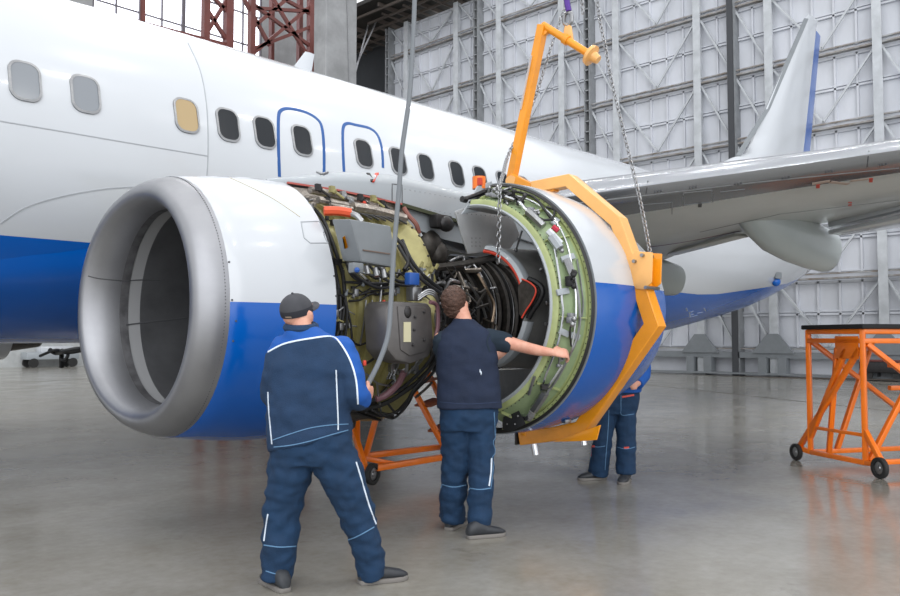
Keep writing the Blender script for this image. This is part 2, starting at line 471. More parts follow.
# ------------------------------------------------------------------ the aircraft
YF, ZF, RF = 9.27, 3.17, 1.88
ac = empty('airliner', (8, YF, 1.37), 'white and blue jet airliner with an uncovered engine under its wing', 'aircraft')
ZL = 2.29
def frings():
    xs = [(-11, 3.0, .15, .15), (-10.6, 3.0, .6, .6), (-9.8, 3.1, 1.1, 1.05), (-8.4, ZF, 1.55, 1.5), (-6.5, ZF, 1.8, 1.75), (-4.5, ZF, RF, RF),
          (0, ZF, RF, RF), (4, ZF, RF, RF), (8, ZF, RF, RF), (12, ZF, RF, RF), (14.5, ZF, RF, RF)]
    out = [(x, zc, rt1, rt1, rb) for x, zc, rt1, rb in [(a, b, c, (1.8 if c > 1.85 else d)) for a, b, c, d in xs]]
    # tail: (X, top z, bottom z, half width)
    for X, zt, zb_, w in ((16.5, 5.05, 1.55, 1.80), (18.7, 5.04, 1.86, 1.64), (20.2, 5.02, 2.10, 1.5), (21.65, 5.0, 2.4, 1.34), (23.2, 4.97, 2.78, 1.13), (24.5, 4.93, 3.15, .92), (25.7, 4.88, 3.66, .7), (26.8, 4.78, 4.05, .42), (27.5, 4.68, 4.3, .2), (27.7, 4.6, 4.4, .05)):
        zc = (zt+zb_)/2; out.append((X, zc, w, zt-zc, zc-zb_))
    return out
def line_z(X): return ZL if X < 16 else ZL+(X-16)*.095+max(0, X-21)**2*.02
def fring(X, zc, w, rt_, rb, nl=14, nu=34):
    zl = min(max(line_z(X), zc-rb*.985), zc+rt_*.5)
    dz = zl-zc
    s = dz/(rb if dz < 0 else rt_); a = math.asin(max(-.999, min(.999, s)))
    out = []
    # start at port side paint line, go over the top, to starboard paint line, then under
    for i in range(nu): th = a+(PI-2*a)*i/nu; out.append(th)
    for i in range(nl*2): th = PI-a+(2*a+PI)*i/(nl*2); out.append(th)
    pts = []
    for th in out:
        c, s_ = math.cos(th), math.sin(th)
        pts.append((X, YF-w*c, zc+(rt_ if s_ > 0 else rb)*s_))
    return pts
fr = frings()
dense = []
for a, b in zip(fr, fr[1:]):
    k = max(1, int((b[0]-a[0])/.8)); dense += [tuple(a[i]+(b[i]-a[i])*t/k for i in range(5)) for t in range(k)]
dense.append(fr[-1])
fm = MB(); fm.loft([fring(*d) for d in dense], mfun=lambda i, j: 0 if j < 34 else 1)
fus = fm.build('fuselage', [WHITE, BLUE], ac, smooth=.5)
FB = bvh(fus)
# belly fairing between fuselage and wings (proud of the skin)
fa = MB(); rg = []
def sst(x): x = max(0, min(1, x)); return x*x*(3-2*x)
for X, k in ((.4, 0), (1.0, .35), (1.8, .7), (3.2, .95), (5, 1), (7, 1), (9, 1), (11, .9), (12.5, .6), (13.6, .25), (14.3, 0)):
    r = []
    for i in range(41):
        t0 = math.radians(-24-40*(1-k)); th = t0-(PI+2*t0)*i/40
        c, s_ = math.cos(th), math.sin(th); e = min(i, 40-i)/40
        off = -.03+(.03+.09*k)*sst(e/.12) if k else -.05
        r.append([X, YF-(RF+off)*c, ZF+((RF if s_ > 0 else 1.8)+off*.3)*s_])
    for h_ in (range(0, 20), range(21, 41)):
        q = min(h_, key=lambda w_: abs(r[w_][2]-ZL)); r[q][2] = ZL
    rg.append(r)
def fair_m(i, j):
    z = sum(rg[a_][b_][2] for a_ in (i, i+1) for b_ in (j, j+1))/4
    return 0 if z > ZL else 1
fa.loft(rg, False, False, mfun=fair_m)
fairing = fa.build('belly_fairing', [WHITE, BLUE], fus, smooth=.9)
FB2 = bvh(fus, fairing)

# cabin windows
def rrect(w, h, r, n=5):
    out = []
    for cx, cy, a0 in ((w/2-r, h/2-r, 0), (-w/2+r, h/2-r, 90), (-w/2+r, -h/2+r, 180), (w/2-r, -h/2+r, 270)):
        for i in range(n+1):
            a = math.radians(a0+90*i/n); out.append((cx+r*math.cos(a), cy+r*math.sin(a)))
    return out
def cabin_window(u, v, pm):
    p, n = hit(FB, u, v); n = V((0, p.y-YF, p.z-ZF)).normalized(); p = V((p.x, YF, ZF))+n*RF
    ex = V((1, 0, 0)); ey = n.cross(ex).normalized()
    if ey.z < 0: ey = -ey
    m = MB(); O = rrect(.27, .385, .1); I = rrect(.228, .34, .082)
    def at(q, off): return p+ex*q[0]+ey*q[1]+n*(off-(q[1]**2)/(2*RF))
    m.loft([[at(q, -.02) for q in O], [at(q, .012) for q in O], [at(q, .014) for q in I], [at(q, -.004) for q in I]], True, False)
    f = m.build('cabin_window', STEEL, fus)
    g = MB(); k = [p+ex*q[0]+ey*q[1]+n*.004 for q in I]; g.prism(k, -n*.015)
    g.build('window_pane', pm, f, smooth=0)
WIN = [(25, 81), (85.5, 94), (186.5, 115.5), (228, 124.8), (264.5, 132.5), (302, 140.5), (363.5, 153.5), (398, 161), (425.5, 167), (456.5, 173.8), (480, 178.5), (503, 183.3), (524, 188), (544, 192.4), (562, 196.3)]
for i, (u, v) in enumerate(WIN):
    cabin_window(u, v, GLASSG if i < 2 else GLASST if i == 2 else GLASS)
for x in (-1.5, -2.1, -2.65, -3.2, -3.8):       # further forward, outside the frame
    pt = V((x, YF-RF*.97, ZF+.43)); n = V((0, pt.y-YF, pt.z-ZF)).normalized()
# overwing exits outlined in blue
ribbon(FB, [(279.5, 177), (278.5, 145), (278.5, 118), (281, 110.5), (289, 108.5), (305, 112), (317, 119), (322, 128), (324, 150), (324, 177)], .045, 'exit_outline', EXITB, fus)
ribbon(FB, [(344, 172), (343, 150), (343, 129), (347, 123.5), (356, 125), (370, 128.5), (378, 136), (382, 150), (383, 168)], .045, 'exit_outline', EXITB, fus)
# panel seams
ribbon(FB, [(0, 121), (60, 131), (130, 143), (208, 156)], .012, 'panel_seam', SEAM, fus)
ribbon(FB, [(188, 43), (200, 70), (206, 100), (208, 130), (208, 156), (207, 176)], .012, 'panel_seam', SEAM, fus)
ribbon(FB2, [(0, 224), (25, 208), (60, 197), (105, 189), (140, 187)], .014, 'fairing_seam', SEAM, fus)
# belly beacon, drain, small marks on the aft underside
for (u, v, s) in ((688, 311, .1), (696, 309, .16)):
    pass
mk = MB()
for px in ([(686, 308), (687, 311)], [(689, 312), (690, 317)], [(690, 312), (693, 311)], [(690, 315), (693, 314)], [(690, 317), (697, 315)], [(697, 313), (702, 312)], [(704, 308), (705, 311)]):
    q = [hit(FB, u, v, .004) for u, v in px]
    if all(a[0] is not None for a in q): mk.beam(q[0][0], q[1][0], .03, .006)
if mk.v: mk.build('stencil_mark', mat('pale_marking', 'B9C6D8', .6), fus, smooth=0)
p, n = hit(FB, 775, 281)
if p is not None: MB().ball(p+n*.03, (.16, .1, .12)).build('beacon', BLUE, fus)
p, n = hit(FB, 777, 275)
if p is not None: MB().box(p+n*.03, (.35, .04, .16)).build('vent_plate', GREYP, fus)

# blade aerial on the crown
a = P(300, 60, 10.); a = V((onY(301, 62, YF).x, YF, 5.03)); 
a = V((onY(297, 62, YF).x, YF, 5.02))
MB().loft([[a+V((-.2, 0, -.02)), a+V((0, -.03, -.02)), a+V((.22, 0, -.02)), a+V((0, .03, -.02))],
           [a+V((.14, 0, .44)), a+V((.22, -.012, .44)), a+V((.30, 0, .44)), a+V((.22, .012, .44))]]).build('blade_aerial', WHITE, fus)

# fin and rudder
def foil(le, te, t, n=9, flip=False):
    le = V(le); te = V(te); c = te-le; pts = []
    return le, c, t
def finring(xl, xt, z, th, k0=0, k1=1.):
    out = []; N_ = 8; c = xt-xl
    f = lambda s: th*c*2.6*(math.sqrt(max(s, 0))*.6*(1-s)+.02*(1-s)+.004)
    ss = [k0+(k1-k0)*i/N_ for i in range(N_+1)]
    for s in ss: out.append((xl+c*s, YF-f(s), z))
    for s in ss[::-1]: out.append((xl+c*s, YF+f(s), z))
    return out
def finedges(z):
    t = (z-6.47)/(11.3-6.47); xl = 21.6+(25.95-21.6)*t; xt = 26.35+(27.6-26.35)*((z-7.07)/(11.3-7.07))
    if z < 6.47: xl = {4.6: 15.2, 5.0: 16.0, 5.2: 17.0, 5.56: 18.6, 5.9: 19.9, 6.2: 20.7}.get(z, xl)
    return xl, xt
zs = [4.6, 5.0, 5.2, 5.56, 5.9, 6.2, 6.47, 7.2, 8.2, 9.4, 10.5, 11.6]
rs_ = []
for z in zs:
    xl, xt = finedges(z); hx = xt-(.95-.05*(z-5)); rs_.append(finring(xl, xt, z, .10 if z > 6 else .06, 0, (hx-xl)/(xt-xl)))
xl, xt = finedges(11.85); rs_.append(finring(xl+.12, xt-.3, 11.85, .05, 0, 1))
fin = MB().loft(rs_).build('tail_fin', WHITE, ac, smooth=.8)
rs_ = []
for z in (5.0, 6.5, 8, 9.5, 10.5, 11.4):
    xl, xt = finedges(z); hx = xt-(.93-.05*(z-5)); rs_.append(finring(xl, xt, z, .10, (hx-xl)/(xt-xl), 1))
MB().loft(rs_).build('rudder', mat('rudder_blue', '2A5FB0', .3, coat=.4, var=.1), fin, smooth=.8)
ls = []
for z in (6.3, 8, 10, 11.6):
    xl, xt = finedges(z)
    if z == 6.3: xl = 20.95
    ls.append([(xl-.03, YF, z), (xl+.12, YF-.085, z), (xl+.16, YF, z), (xl+.12, YF+.085, z)])
MB().loft(ls).build('leading_edge', GREYP, fin, smooth=.8)
# tailplanes
for s in (-1, 1):
    r0 = [(24.2, .3, 5.0-.35), (27.3, .3, 5.0-.3)]
    rr = []
    for t in (0, .5, 1):
        y = YF+s*(.4+5.3*t); xl = 23.4+3.4*t; xt = 26.6+1.6*t; z = 4.55+.55*t; th = .2*(1-t*.6)
        rr.append([(xl, y, z), (xl+(xt-xl)*.3, y, z+th/2), (xt, y, z), (xl+(xt-xl)*.3, y, z-th/2)])
    MB().loft(rr).build('tailplane', WHITE, ac, smooth=.8)

# wings: stations (Y offset from centre, LE x, LE z, chord)
def wing(s):
    st = []
    for dy, xl, z, c, th in ((1.2, 4.3, 2.0, 6.9, .115), (4.0, 6.0, 2.68, 4.55, .12), (6.6, 7.45, 2.97, 3.4, .115), (9.5, 9.0, 3.3, 2.75, .11), (13.5, 11.2, 3.72, 1.9, .1), (14.2, 11.9, 3.8, 1.3, .09)):
        y = YF+s*dy; r = []
        up_ = [(0, 0), (.012, .35), (.04, .6), (.1, .85), (.25, 1.), (.45, .95), (.7, .6), (1, .06)]
        lo_ = [(1, -.02), (.72, -.35), (.45, -.75), (.25, -.85), (.1, -.68), (.04, -.48), (.012, -.3)]
        for a, b in up_+lo_: r.append((xl+c*a, y, z+c*th*.55*b+(.0)))
        st.append(r)
    w = MB().loft(st, mfun=lambda i, j: 1 if j in (0, 1, 2, 12, 13, 14) else 0)
    o = w.build('wing', [WINGG, LEDGE], ac, smooth=.8)
    return o
wg = wing(-1); wing(1)
WB = bvh(wg)
# slat seams, rivet rows and access panels on the underside
for a, b in (((869, 151), (867, 167)), ((648, 181), (646, 194))):
    ribbon(WB, [a, b], .012, 'slat_gap', DSEAM, wg, sm=False)
ribbon(WB, [(560, 205), (650, 195), (760, 182), (899, 168)], .012, 'panel_seam', mat('soft_seam', '85888A', .6), wg)
for q in ([(683, 193), (712, 190), (713, 202), (684, 205), (683, 193)], [(720, 192), (745, 189)], [(640, 205), (672, 202), (672, 214)], [(700, 232), (780, 214), (899, 200)]):
    ribbon(WB, q, .01, 'access_panel', mat('soft_seam', '85888A', .6), wg, sm=False)
for q in ([(812, 184), (830, 181)], [(830, 182), (848, 184)], [(850, 181), (868, 179)]):
    ribbon(WB, q, .05, 'primer_smear', mat('primer_pink', 'AF9C90', .7), wg)
for (u, v) in ((818, 186), (871, 180), (850, 204), (700, 205)):
    patch(WB, [(u-2, v-2), (u+2, v-2), (u+1.5, v+2), (u-2, v+2)], 'fastener_mark', RED if u > 800 else DSEAM, wg)
for (u0, v0) in ((735, 184), (783, 178), (826, 172), (880, 165), (690, 188), (655, 192), (600, 199)):
    m = MB()
    for k in range(3):
        p, n = hit(WB, u0+k*3, v0-.6*k, .002)
        if p is not None: m.ball(p, .012, 6)
    if m.v: m.build('fastener_row', DSEAM, wg)

# flap track canoes, trailing flap bars
def canoe(x0, x1, Y, z0, zt, w, h, m, name='flap_track_fairing', drop=0):
    rg = []
    for t, k in ((0, .06), (.04, .35), (.12, .62), (.28, .9), (.5, 1.), (.72, 1.), (.88, .94), (.97, .84), (1, .74)):
        X = x0+(x1-x0)*t; zc = z0+(zt-z0)*t; r = []
        for i in range(20):
            a = 2*PI*i/20; c, s = math.cos(a), math.sin(a)
            r.append((X, Y+w/2*k**.7*c, zc+(h*.35 if s > 0 else h*.65*k)*s*1. - drop*t))
        rg.append(r)
    return MB().loft(rg).build(name, m, wg, smooth=.8)
canoe(8.45, 11.35, 3.75, 2.82, 2.62, .38, .62, FAIR)
canoe(7.9, 10.5, 5.55, 2.55, 2.26, .36, .5, mat('fairing_dark_grey', '8F9694', .35, coat=.2))
canoe(9.9, 12.2, .9, 3.2, 3.1, .3, .5, FAIR)
flp = MB()
a0 = onY(832, 221, 3.4); 
for (u0, v0, u1, v1, w) in ((836, 225, 925, 203, .16), (836, 233, 925, 214, .10)):
    A = onY(u0, v0, 3.5); B_ = onY(u1, v1, 2.4); flp.beam(A, B_, .3, w*.5)
flp.build('trailing_flap', WHITE, wg, bevel=.01)
sp = MB()
for (u0, v0, u1, v1, w) in ((655, 248, 742, 226, .05), (670, 254, 742, 235, .04)):
    sp.beam(onY(u0, v0, 5.6), onY(u1, v1, 4.2), .2, w)
sp.build('inboard_flap', WINGG, wg, bevel=.01)
ribbon(WB, [(650, 247), (690, 241), (740, 231)], .03, 'bonding_strip', mat('maroon_strip', '6A4A60', .5), wg)
# ------------------------------------------------------------------ the engine
YE, ZE = 5.42, 1.62
TOE = math.radians(2.5)
ME = Matrix.Translation((4.0, YE, 0)) @ Matrix.Rotation(-TOE, 4, 'Z') @ Matrix.Translation((-4.0, -YE, 0))
MI = ME.inverted()
AX = V((1, 0, 0)); AXE = (ME.to_3x3() @ AX); EO = ME @ V((0, YE, ZE)); UPZ = V((0, 0, 1))
def EC(X, R, a):          # a: 0 = outboard, 90 = top
    a = math.radians(a); return ME @ V((X, YE-R*math.cos(a), ZE+R*math.sin(a)))
def ecyl(u, v, R):
    c = MI @ CAM; r = (MI.to_3x3() @ ray(u, v)); oy, oz = c.y-YE, c.z-ZE
    a = r.y*r.y+r.z*r.z; b = oy*r.y+oz*r.z; q = b*b-a*(oy*oy+oz*oz-R*R)
    return ME @ (c+r*((-b-math.sqrt(max(q, 0)))/a))
def nring(X, R, n=72, squash=0., zb=0, zs=None, tilt=0.):
    out = []
    for i in range(n):
        a = 2*PI*i/n; c, s = math.cos(a), math.sin(a)
        rr = R*(1-squash*max(0, -s)**3)
        out.append(ME @ V((X-tilt*max(0, -c), YE-rr*c*(1+.02*max(0, -s)), ZE+rr*s)))
    return out
ZP = 1.63
# fan case first: it carries everything hung on the engine
fc = MB()
fc.lathe([(3.4, .82), (3.6, .88), (3.82, .88), (4.38, .88)], EO, AXE, 72)
for x in (3.74, 3.86, 3.98, 4.10, 4.22, 4.33):
    fc.lathe([(x-.022, .88), (x-.02, .912), (x+.02, .912), (x+.022, .88)], EO, AXE, 72)
fc.lathe([(4.34, .80), (4.38, .82), (4.54, .915), (4.58, .935), (4.61, .935), (4.62, .90), (4.64, .80), (4.66, .62)], EO, AXE, 72)
eng = fc.build('engine', GOLD, ac, smooth=.5)
CB = bvh(eng)
# nacelle inlet: lip, intake, painted cowl
prof = [(2.80, .932), (2.74, .924), (2.68, .905), (2.63, .875), (2.60, .84), (2.595, .80), (2.61, .765), (2.65, .735), (2.71, .712), (2.77, .702), (2.82, .70)]
lm = MB(); lm.loft([nring(x, r, squash=.015, tilt=.11*max(0, 1-(x-2.595)/.2)) for x, r in prof], True, False, mfun=lambda i, j: 1 if i > 8 else 0)
lip = lm.build('inlet_lip', [LIP, mat('sooty_aluminium', '77777A', .5, metal=.6, var=.5, vscale=9)], eng, smooth=1.2)
dm = MB(); dm.loft([nring(x, r) for x, r in [(2.82, .70), (2.825, .706), (2.92, .712)]], True, False, mfun=lambda i, j: 1)
dm.loft([nring(x, r) for x, r in [(2.92, .712), (3.2, .725), (3.5, .745), (3.6, .75)]], True, False)
du_ = dm.build('intake_duct', [DUCT, RIB], eng, smooth=.8)
fm_ = MB().lathe([(3.35, .0), (3.37, .08), (3.49, .2), (3.55, .24), (3.57, .75)], EO, AXE, 48)
fd = fm_.build('fan_spinner', DARKM, eng)
fbm = MB()
for k in range(38):
    a = 360*k/38
    q = [EC(3.43, .22, a), EC(3.55, .22, a+7), EC(3.54, .74, a+12), EC(3.38, .74, a-1)]
    fbm.prism(q, (.006, 0, 0))
fbm.build('fan_blades', STEEL, fd, smooth=0)
# painted fan cowl with the colour break at ZP
def nsplit(X, R, squash=0., nu=36, nl=36):
    a = math.asin((ZP-ZE)/R); out = []
    for i in range(nu): out.append(a+(PI-2*a)*i/nu)
    for i in range(nl): out.append(PI-a+(PI+2*a)*i/nl)
    pts = []
    for th in out:
        c, s = math.cos(th), math.sin(th); rr = R*(1-squash*max(0, -s)**3)
        pts.append(ME @ V((X, YE-rr*c*(1+.02*max(0, -s)), ZE+rr*s)))
    return pts
cp = [(2.80, .932), (2.805, .936), (2.93, .957), (3.1, .982), (3.25, .999), (3.4, 1.008), (3.57, 1.01)]
cm_ = MB().loft([nsplit(x, r, .015) for x, r in cp], True, False, mfun=lambda i, j: 0 if j < 36 else 1)
cm_.loft([nsplit(x, r, .015) for x, r in [(3.57, 1.01), (3.572, .998), (3.55, .988), (3.3, .975)]], True, False, mfun=lambda i, j: 2)
cowl = cm_.build('fan_cowl', [WHITE, BLUE, GREYL], eng, smooth=.6)
NB = bvh(cowl, lip)
IB = bvh(lip, du_)
# rivet rows round the lip seam, lip joints, cowl panels
rv = MB()
for k in range(150):
    a = -100+200*k/150; p = EC(2.77, .930, a); rv.ball(p, .0045, 5)
rv.build('rivet_row', DSEAM, lip, smooth=0)
for a_ in ([(179.5, 241), (186, 236.5), (196, 234), (213, 231)], [(88, 276), (98, 278.5), (112, 280), (124, 281)]):
    ribbon(NB if a_[0][0] > 150 else IB, a_, .009, 'lip_joint', DSEAM, lip)
ribbon(IB, [(126, 325), (150, 322), (187, 318)], .012, 'liner_joint', DSEAM, du_)
ribbon(IB, [(125, 281), (140, 280), (160, 280)], .009, 'liner_joint', DSEAM, du_)
ribbon(NB, [(301, 222), (325, 221), (334, 240), (336, 243), (310, 243), (304, 238), (301, 222)], .007, 'access_door', SEAM, cowl, sm=False)
ribbon(NB, [(230, 178), (252, 188), (275, 200), (300, 217)], .006, 'panel_seam', mat('tan_seam', 'C4BCA8', .6), cowl)
patch(NB, [(328, 233), (331, 232), (332, 236), (329, 237)], 'door_latch', DSEAM, cowl)
for (u, v) in ((232, 300), (236, 321), (342, 296), (338, 276), (229, 262), (233, 341)):
    p, n = hit(NB, u, v, .001); MB().ball(p, .008, 6).build('fastener', DSEAM, cowl)
# exhaust side: core and turbine casing
co_ = MB().lathe([(4.5, .66), (4.62, .60), (4.75, .50), (5.0, .42), (5.3, .40), (5.5, .46), (5.62, .52), (5.9, .52), (6.1, .50), (6.4, .52), (6.9, .44), (7.2, .38)], EO, AXE, 48)
core = co_.build('core_casing', DARKM, eng)
for x, r in ((5.48, .53), (5.60, .57), (5.72, .575), (5.84, .575), (5.97, .56), (6.10, .56), (4.78, .54)):
    tm = MB(); tm.lathe([(x-.02, r-.08), (x-.02, r), (x+.02, r), (x+.02, r-.08)], EO, AXE, 48)
    tm.build('turbine_flange', SOOT, core)
sh = MB()
for x in (5.66, 5.9): sh.lathe([(x-.004, .50), (x-.004, .585), (x+.004, .585), (x+.004, .50)], EO, AXE, 48)
sh.build('cooling_manifold', STEEL, core)
MB().lathe([(6.9, .44), (7.0, .3), (7.5, .22), (7.9, .02)], EO, AXE, 32).build('exhaust_cone', SOOT, core)

def pipe(name, pts, r, m, parent, n=5, seg=8): return MB().tube(pts, r, seg=seg, n=n).build(name, m, parent)
R_ = random.Random(11)
PIPEG = mat('heat_tinted_pipe', '7F776E', .35, metal=.8, var=.3, vscale=20)
# plumbing round the core
for k in range(46):
    X0 = R_.uniform(4.62, 5.5); a = R_.uniform(-60, 80); rr = R_.uniform(.46, .62); pts = []
    ax_, aa = X0, a
    for q in range(R_.randint(3, 6)):
        pts.append(EC(ax_, rr+R_.uniform(-.03, .03), aa))
        if R_.random() < .5: ax_ = min(5.62, max(4.6, ax_+R_.choice((-1, 1))*R_.uniform(.1, .35)))
        else: aa += R_.choice((-1, 1))*R_.uniform(12, 40)
    pipe('core_pipe', pts, R_.choice((.008, .011, .014, .02)), R_.choice((STEEL, PIPEG, SOOT, STEEL, DARKM, PIPEG)), core, n=4, seg=6)
for k in range(16):
    p = EC(R_.uniform(4.7, 5.5), .52, R_.uniform(-45, 75))
    a = R_.uniform(0, PI); m = MB(); s = R_.uniform(.05, .1)
    m.box(p, (s, s*.7, s*1.2), (V((math.cos(a), 0, math.sin(a))), V((0, 1, 0)), V((-math.sin(a), 0, math.cos(a)))))
    m.tube([p+V((0, 0, -s)), p+V((0, 0, s))], s*.3, seg=8)
    m.build('valve', R_.choice((SOOT, DARKM, STEEL)), core, bevel=.006)
for k in range(26):
    u = R_.uniform(436, 492); v = R_.uniform(262, 330); px = [(u, v)]
    for q in range(R_.randint(2, 4)): px.append((px[-1][0]+R_.uniform(-12, 14), px[-1][1]+R_.uniform(-6, 16)))
    pipe('core_pipe', [ecyl(a_, b_, R_.uniform(.60, .66)) for a_, b_ in px], R_.choice((.007, .01, .014)), R_.choice((PIPEG, STEEL, PIPEG, SOOT, RUBBER)), core, n=4, seg=6)
# big duct crossing at (438,268)-(500,258), bleed valve body, chain-like linkage
pipe('bleed_duct', [ecyl(434, 268, .62), ecyl(465, 264, .62), ecyl(497, 257, .6)], .035, SOOT, core)
m = MB().ball(onY(428, 246, 5.05), (.14, .12, .15)).ball(onY(437, 254, 5.0), (.1, .1, .12)).tube([onY(420, 256, 5.1), onY(426, 240, 5.1)], .09)
m.build('starter_valve', SOOT, eng)
pipe('ignition_lead', [ecyl(478, 274, .62), ecyl(487, 290, .62), ecyl(494, 305, .6), ecyl(492, 322, .6)], .014, mat('bronze_pipe', '94816E', .35, metal=.8), core)
pipe('ignition_lead', [ecyl(468, 283, .62), ecyl(480, 300, .62), ecyl(486, 318, .6)], .012, STEEL, core)

# dressing of the fan case
for (u0, v0, R0) in ():
    pass
m = MB(); Yb = 4.22
q = [(350, 219), (391, 226), (397, 268), (361, 262)]
m.prism([onY(u, v, Yb) for u, v in q], (0, .2, .02))
eec = m.build('control_unit', GREYP, eng, bevel=.012, smooth=.4)
EB = bvh(eec)
MB().beam(onY(363, 250, Yb-.004), onY(390, 254, Yb-.004), .008, .008).build('cover_edge', mat('brown_trim', '6B5A50', .6), eec, smooth=0)
MB().prism([onY(u, v, Yb+.1)+V((-.02, 0, 0)) for u, v in ((346, 238), (350, 235), (353, 246), (348, 249))], (-.012, 0, 0)).build('warning_sticker', YSTK, eec, smooth=0)
pl_ = MB()
for k, (u, v) in enumerate(((358, 264), (366, 266), (375, 268), (383, 270), (391, 271))):
    a = onY(u, v, Yb+.05); pl_.tube([a, a+V((0, -.02, -.06))], .022, seg=10)
pl_.build('plug', STEEL, eec)
m = MB(); a = onY(356, 268, Yb+.02); m.box(a, (.09, .06, .07)); m.build('bracket', GREYP, eec, bevel=.008)
a = onY(357, 270, Yb-.03); MB().ball(a, .02, 8).build('blue_cap', BLUEC, eec)
# oil tank
Yt2 = 4.16
q = [(390, 301), (428, 303), (432, 308), (434, 345), (429, 357), (411, 364), (396, 360), (388, 350), (386, 310)]
tk = MB().prism([onY(u, v, Yt2) for u, v in q], (0, .24, 0)).build('oil_tank', TANK, eng, bevel=.018, smooth=.7)
q = [(398, 306), (427, 307), (429, 342), (425, 352), (410, 356), (401, 350)]
MB().prism([onY(u, v, Yt2-.012) for u, v in q], (0, .02, 0)).build('tank_cover', TANK, tk, bevel=.008)
MB().ball(onY(407.5, 312, Yt2-.01), (.035, .02, .045)).build('filler_cap', DARKM, tk)
MB().prism([onY(u, v, Yt2-.018) for u, v in ((404, 322), (411, 322), (411, 342), (404, 342))], (0, .01, 0)).build('sight_glass', CREAM, tk, smooth=0)
for (u, v) in ((415, 317), (414, 330), (413, 345), (424, 312), (424, 340)): MB().ball(onY(u, v, Yt2-.015), .012, 8).build('tank_bolt', DARKM, tk)
pipe('tank_hose', [onY(430, 302, Yt2), onY(437, 306, Yt2), onY(438, 325, Yt2), onY(435, 340, Yt2)], .016, MAUVE, eng)
for s in range(3): pipe('braided_lead', [onY(418, 300-s*2, Yt2+.05), onY(428, 294-s*2, Yt2+.02), onY(436, 298-s*2, Yt2), onY(440, 312, Yt2+.03)], .008, STEEL, eng)
m = MB().box(onY(414, 294, 4.25), (.09, .08, .1)).tube([onY(414, 285, 4.25), onY(414, 301, 4.25)], .025, seg=8)
m.build('actuator', STEEL, eng, bevel=.008)
MB().box(onY(412, 279, 4.22), (.1, .06, .09)).build('blue_connector', BLUEC, eng, bevel=.01)
# sleeves, hoses and looms
pipe('orange_sleeve', [onY(324, 211, 4.6), onY(338, 211, 4.55), onY(351, 213, 4.5)], .034, ORANGEH, eng)
pipe('sleeve_end', [onY(350, 213, 4.5), onY(357, 216, 4.45), onY(362, 222, 4.42)], .022, STEEL, eng)
def S(px, R=.93): return [ecyl(u, v, R) for u, v in px]
LO = [([(338, 226), (344, 250), (347, 262), (352, 275), (366, 283), (388, 284)], .014, HOSE, .95),
      ([(340, 222), (342, 245), (350, 268), (362, 280), (380, 288), (404, 284), (414, 280)], .011, HOSE, .97),
      ([(372, 262), (384, 272), (398, 281), (410, 282)], .013, HOSE, 1.0), ([(366, 262), (380, 276), (396, 284), (412, 286)], .012, HOSE, 1.0),
      ([(402, 240), (410, 258), (420, 272), (430, 281), (441, 290)], .016, HOSE, .97), ([(398, 245), (408, 262), (418, 276), (430, 286), (442, 294)], .014, HOSE, .98),
      ([(344, 282), (360, 283), (376, 286)], .01, HOSE, .95), ([(344, 292), (358, 295), (372, 291), (384, 291)], .008, RUBBER, .95),
      ([(348, 301), (360, 300), (368, 295), (376, 293)], .008, RUBBER, .94), ([(343, 270), (344, 290), (347, 310), (346, 330), (344, 340)], .011, RUBBER, .94),
      ([(378, 266), (380, 280), (381, 292), (379, 310), (377, 330), (373, 345)], .009, STEEL, .95), ([(372, 300), (374, 318), (371, 338), (370, 350)], .007, STEEL, .94),
      ([(352, 340), (358, 345), (366, 343)], .008, RUBBER, .93), ([(384, 300), (380, 330), (376, 345), (372, 352)], .012, RED, .95),
      ([(404, 372), (398, 384), (386, 395), (376, 399)], .026, MAUVE, 1.0), ([(407, 362), (406, 372), (402, 378)], .014, STEEL, 1.),
      ([(440, 350), (432, 366), (420, 380), (404, 392), (388, 402), (370, 408), (350, 410)], .018, RUBBER, 1.0),
      ([(438, 342), (430, 360), (418, 374), (402, 388), (386, 396), (366, 402)], .014, HOSE, .99),
      ([(441, 356), (432, 374), (418, 388), (406, 402), (396, 412), (380, 416), (366, 412)], .012, RUBBER, 1.02),
      ([(436, 362), (424, 378), (412, 392), (404, 408), (394, 418), (384, 416), (372, 410)], .01, HOSE, 1.03),
      ([(430, 338), (424, 356), (414, 368), (402, 378), (392, 384)], .012, STEEL, .97), ([(422, 350), (416, 364), (408, 374)], .009, STEEL, .98),
      ([(377, 384), (379, 400), (381, 412), (382, 420)], .009, STEEL, 1.), ([(352, 372), (366, 374), (377, 383), (390, 386)], .008, STEEL, .96),
      ([(362, 366), (372, 360), (384, 352), (394, 362)], .01, RUBBER, .95), ([(420, 300), (428, 285), (434, 270)], .012, STEEL, .93),
      ([(396, 238), (404, 248), (408, 262), (404, 270)], .016, RUBBER, .98), ([(348, 262), (356, 270), (372, 275), (392, 276)], .008, STEEL, .98),
      ([(388, 404), (398, 414), (408, 404), (414, 392)], .01, RUBBER, 1.02), ([(356, 402), (366, 412), (376, 406)], .012, RUBBER, 1.0),
      ([(344, 300), (350, 320), (352, 345), (350, 365)], .008, RUBBER, .94), ([(366, 300), (364, 322), (360, 345)], .007, STEEL, .93),
      ([(346, 395), (360, 404), (374, 412), (392, 416)], .02, DARKM, .98), ([(340, 402), (360, 414), (380, 420)], .012, RUBBER, 1.)]
for px, r, m_, R0 in LO: pipe('wire_loom' if m_ in (HOSE, RUBBER) else 'oil_pipe', S(px, R0), r, m_, eng, n=5)
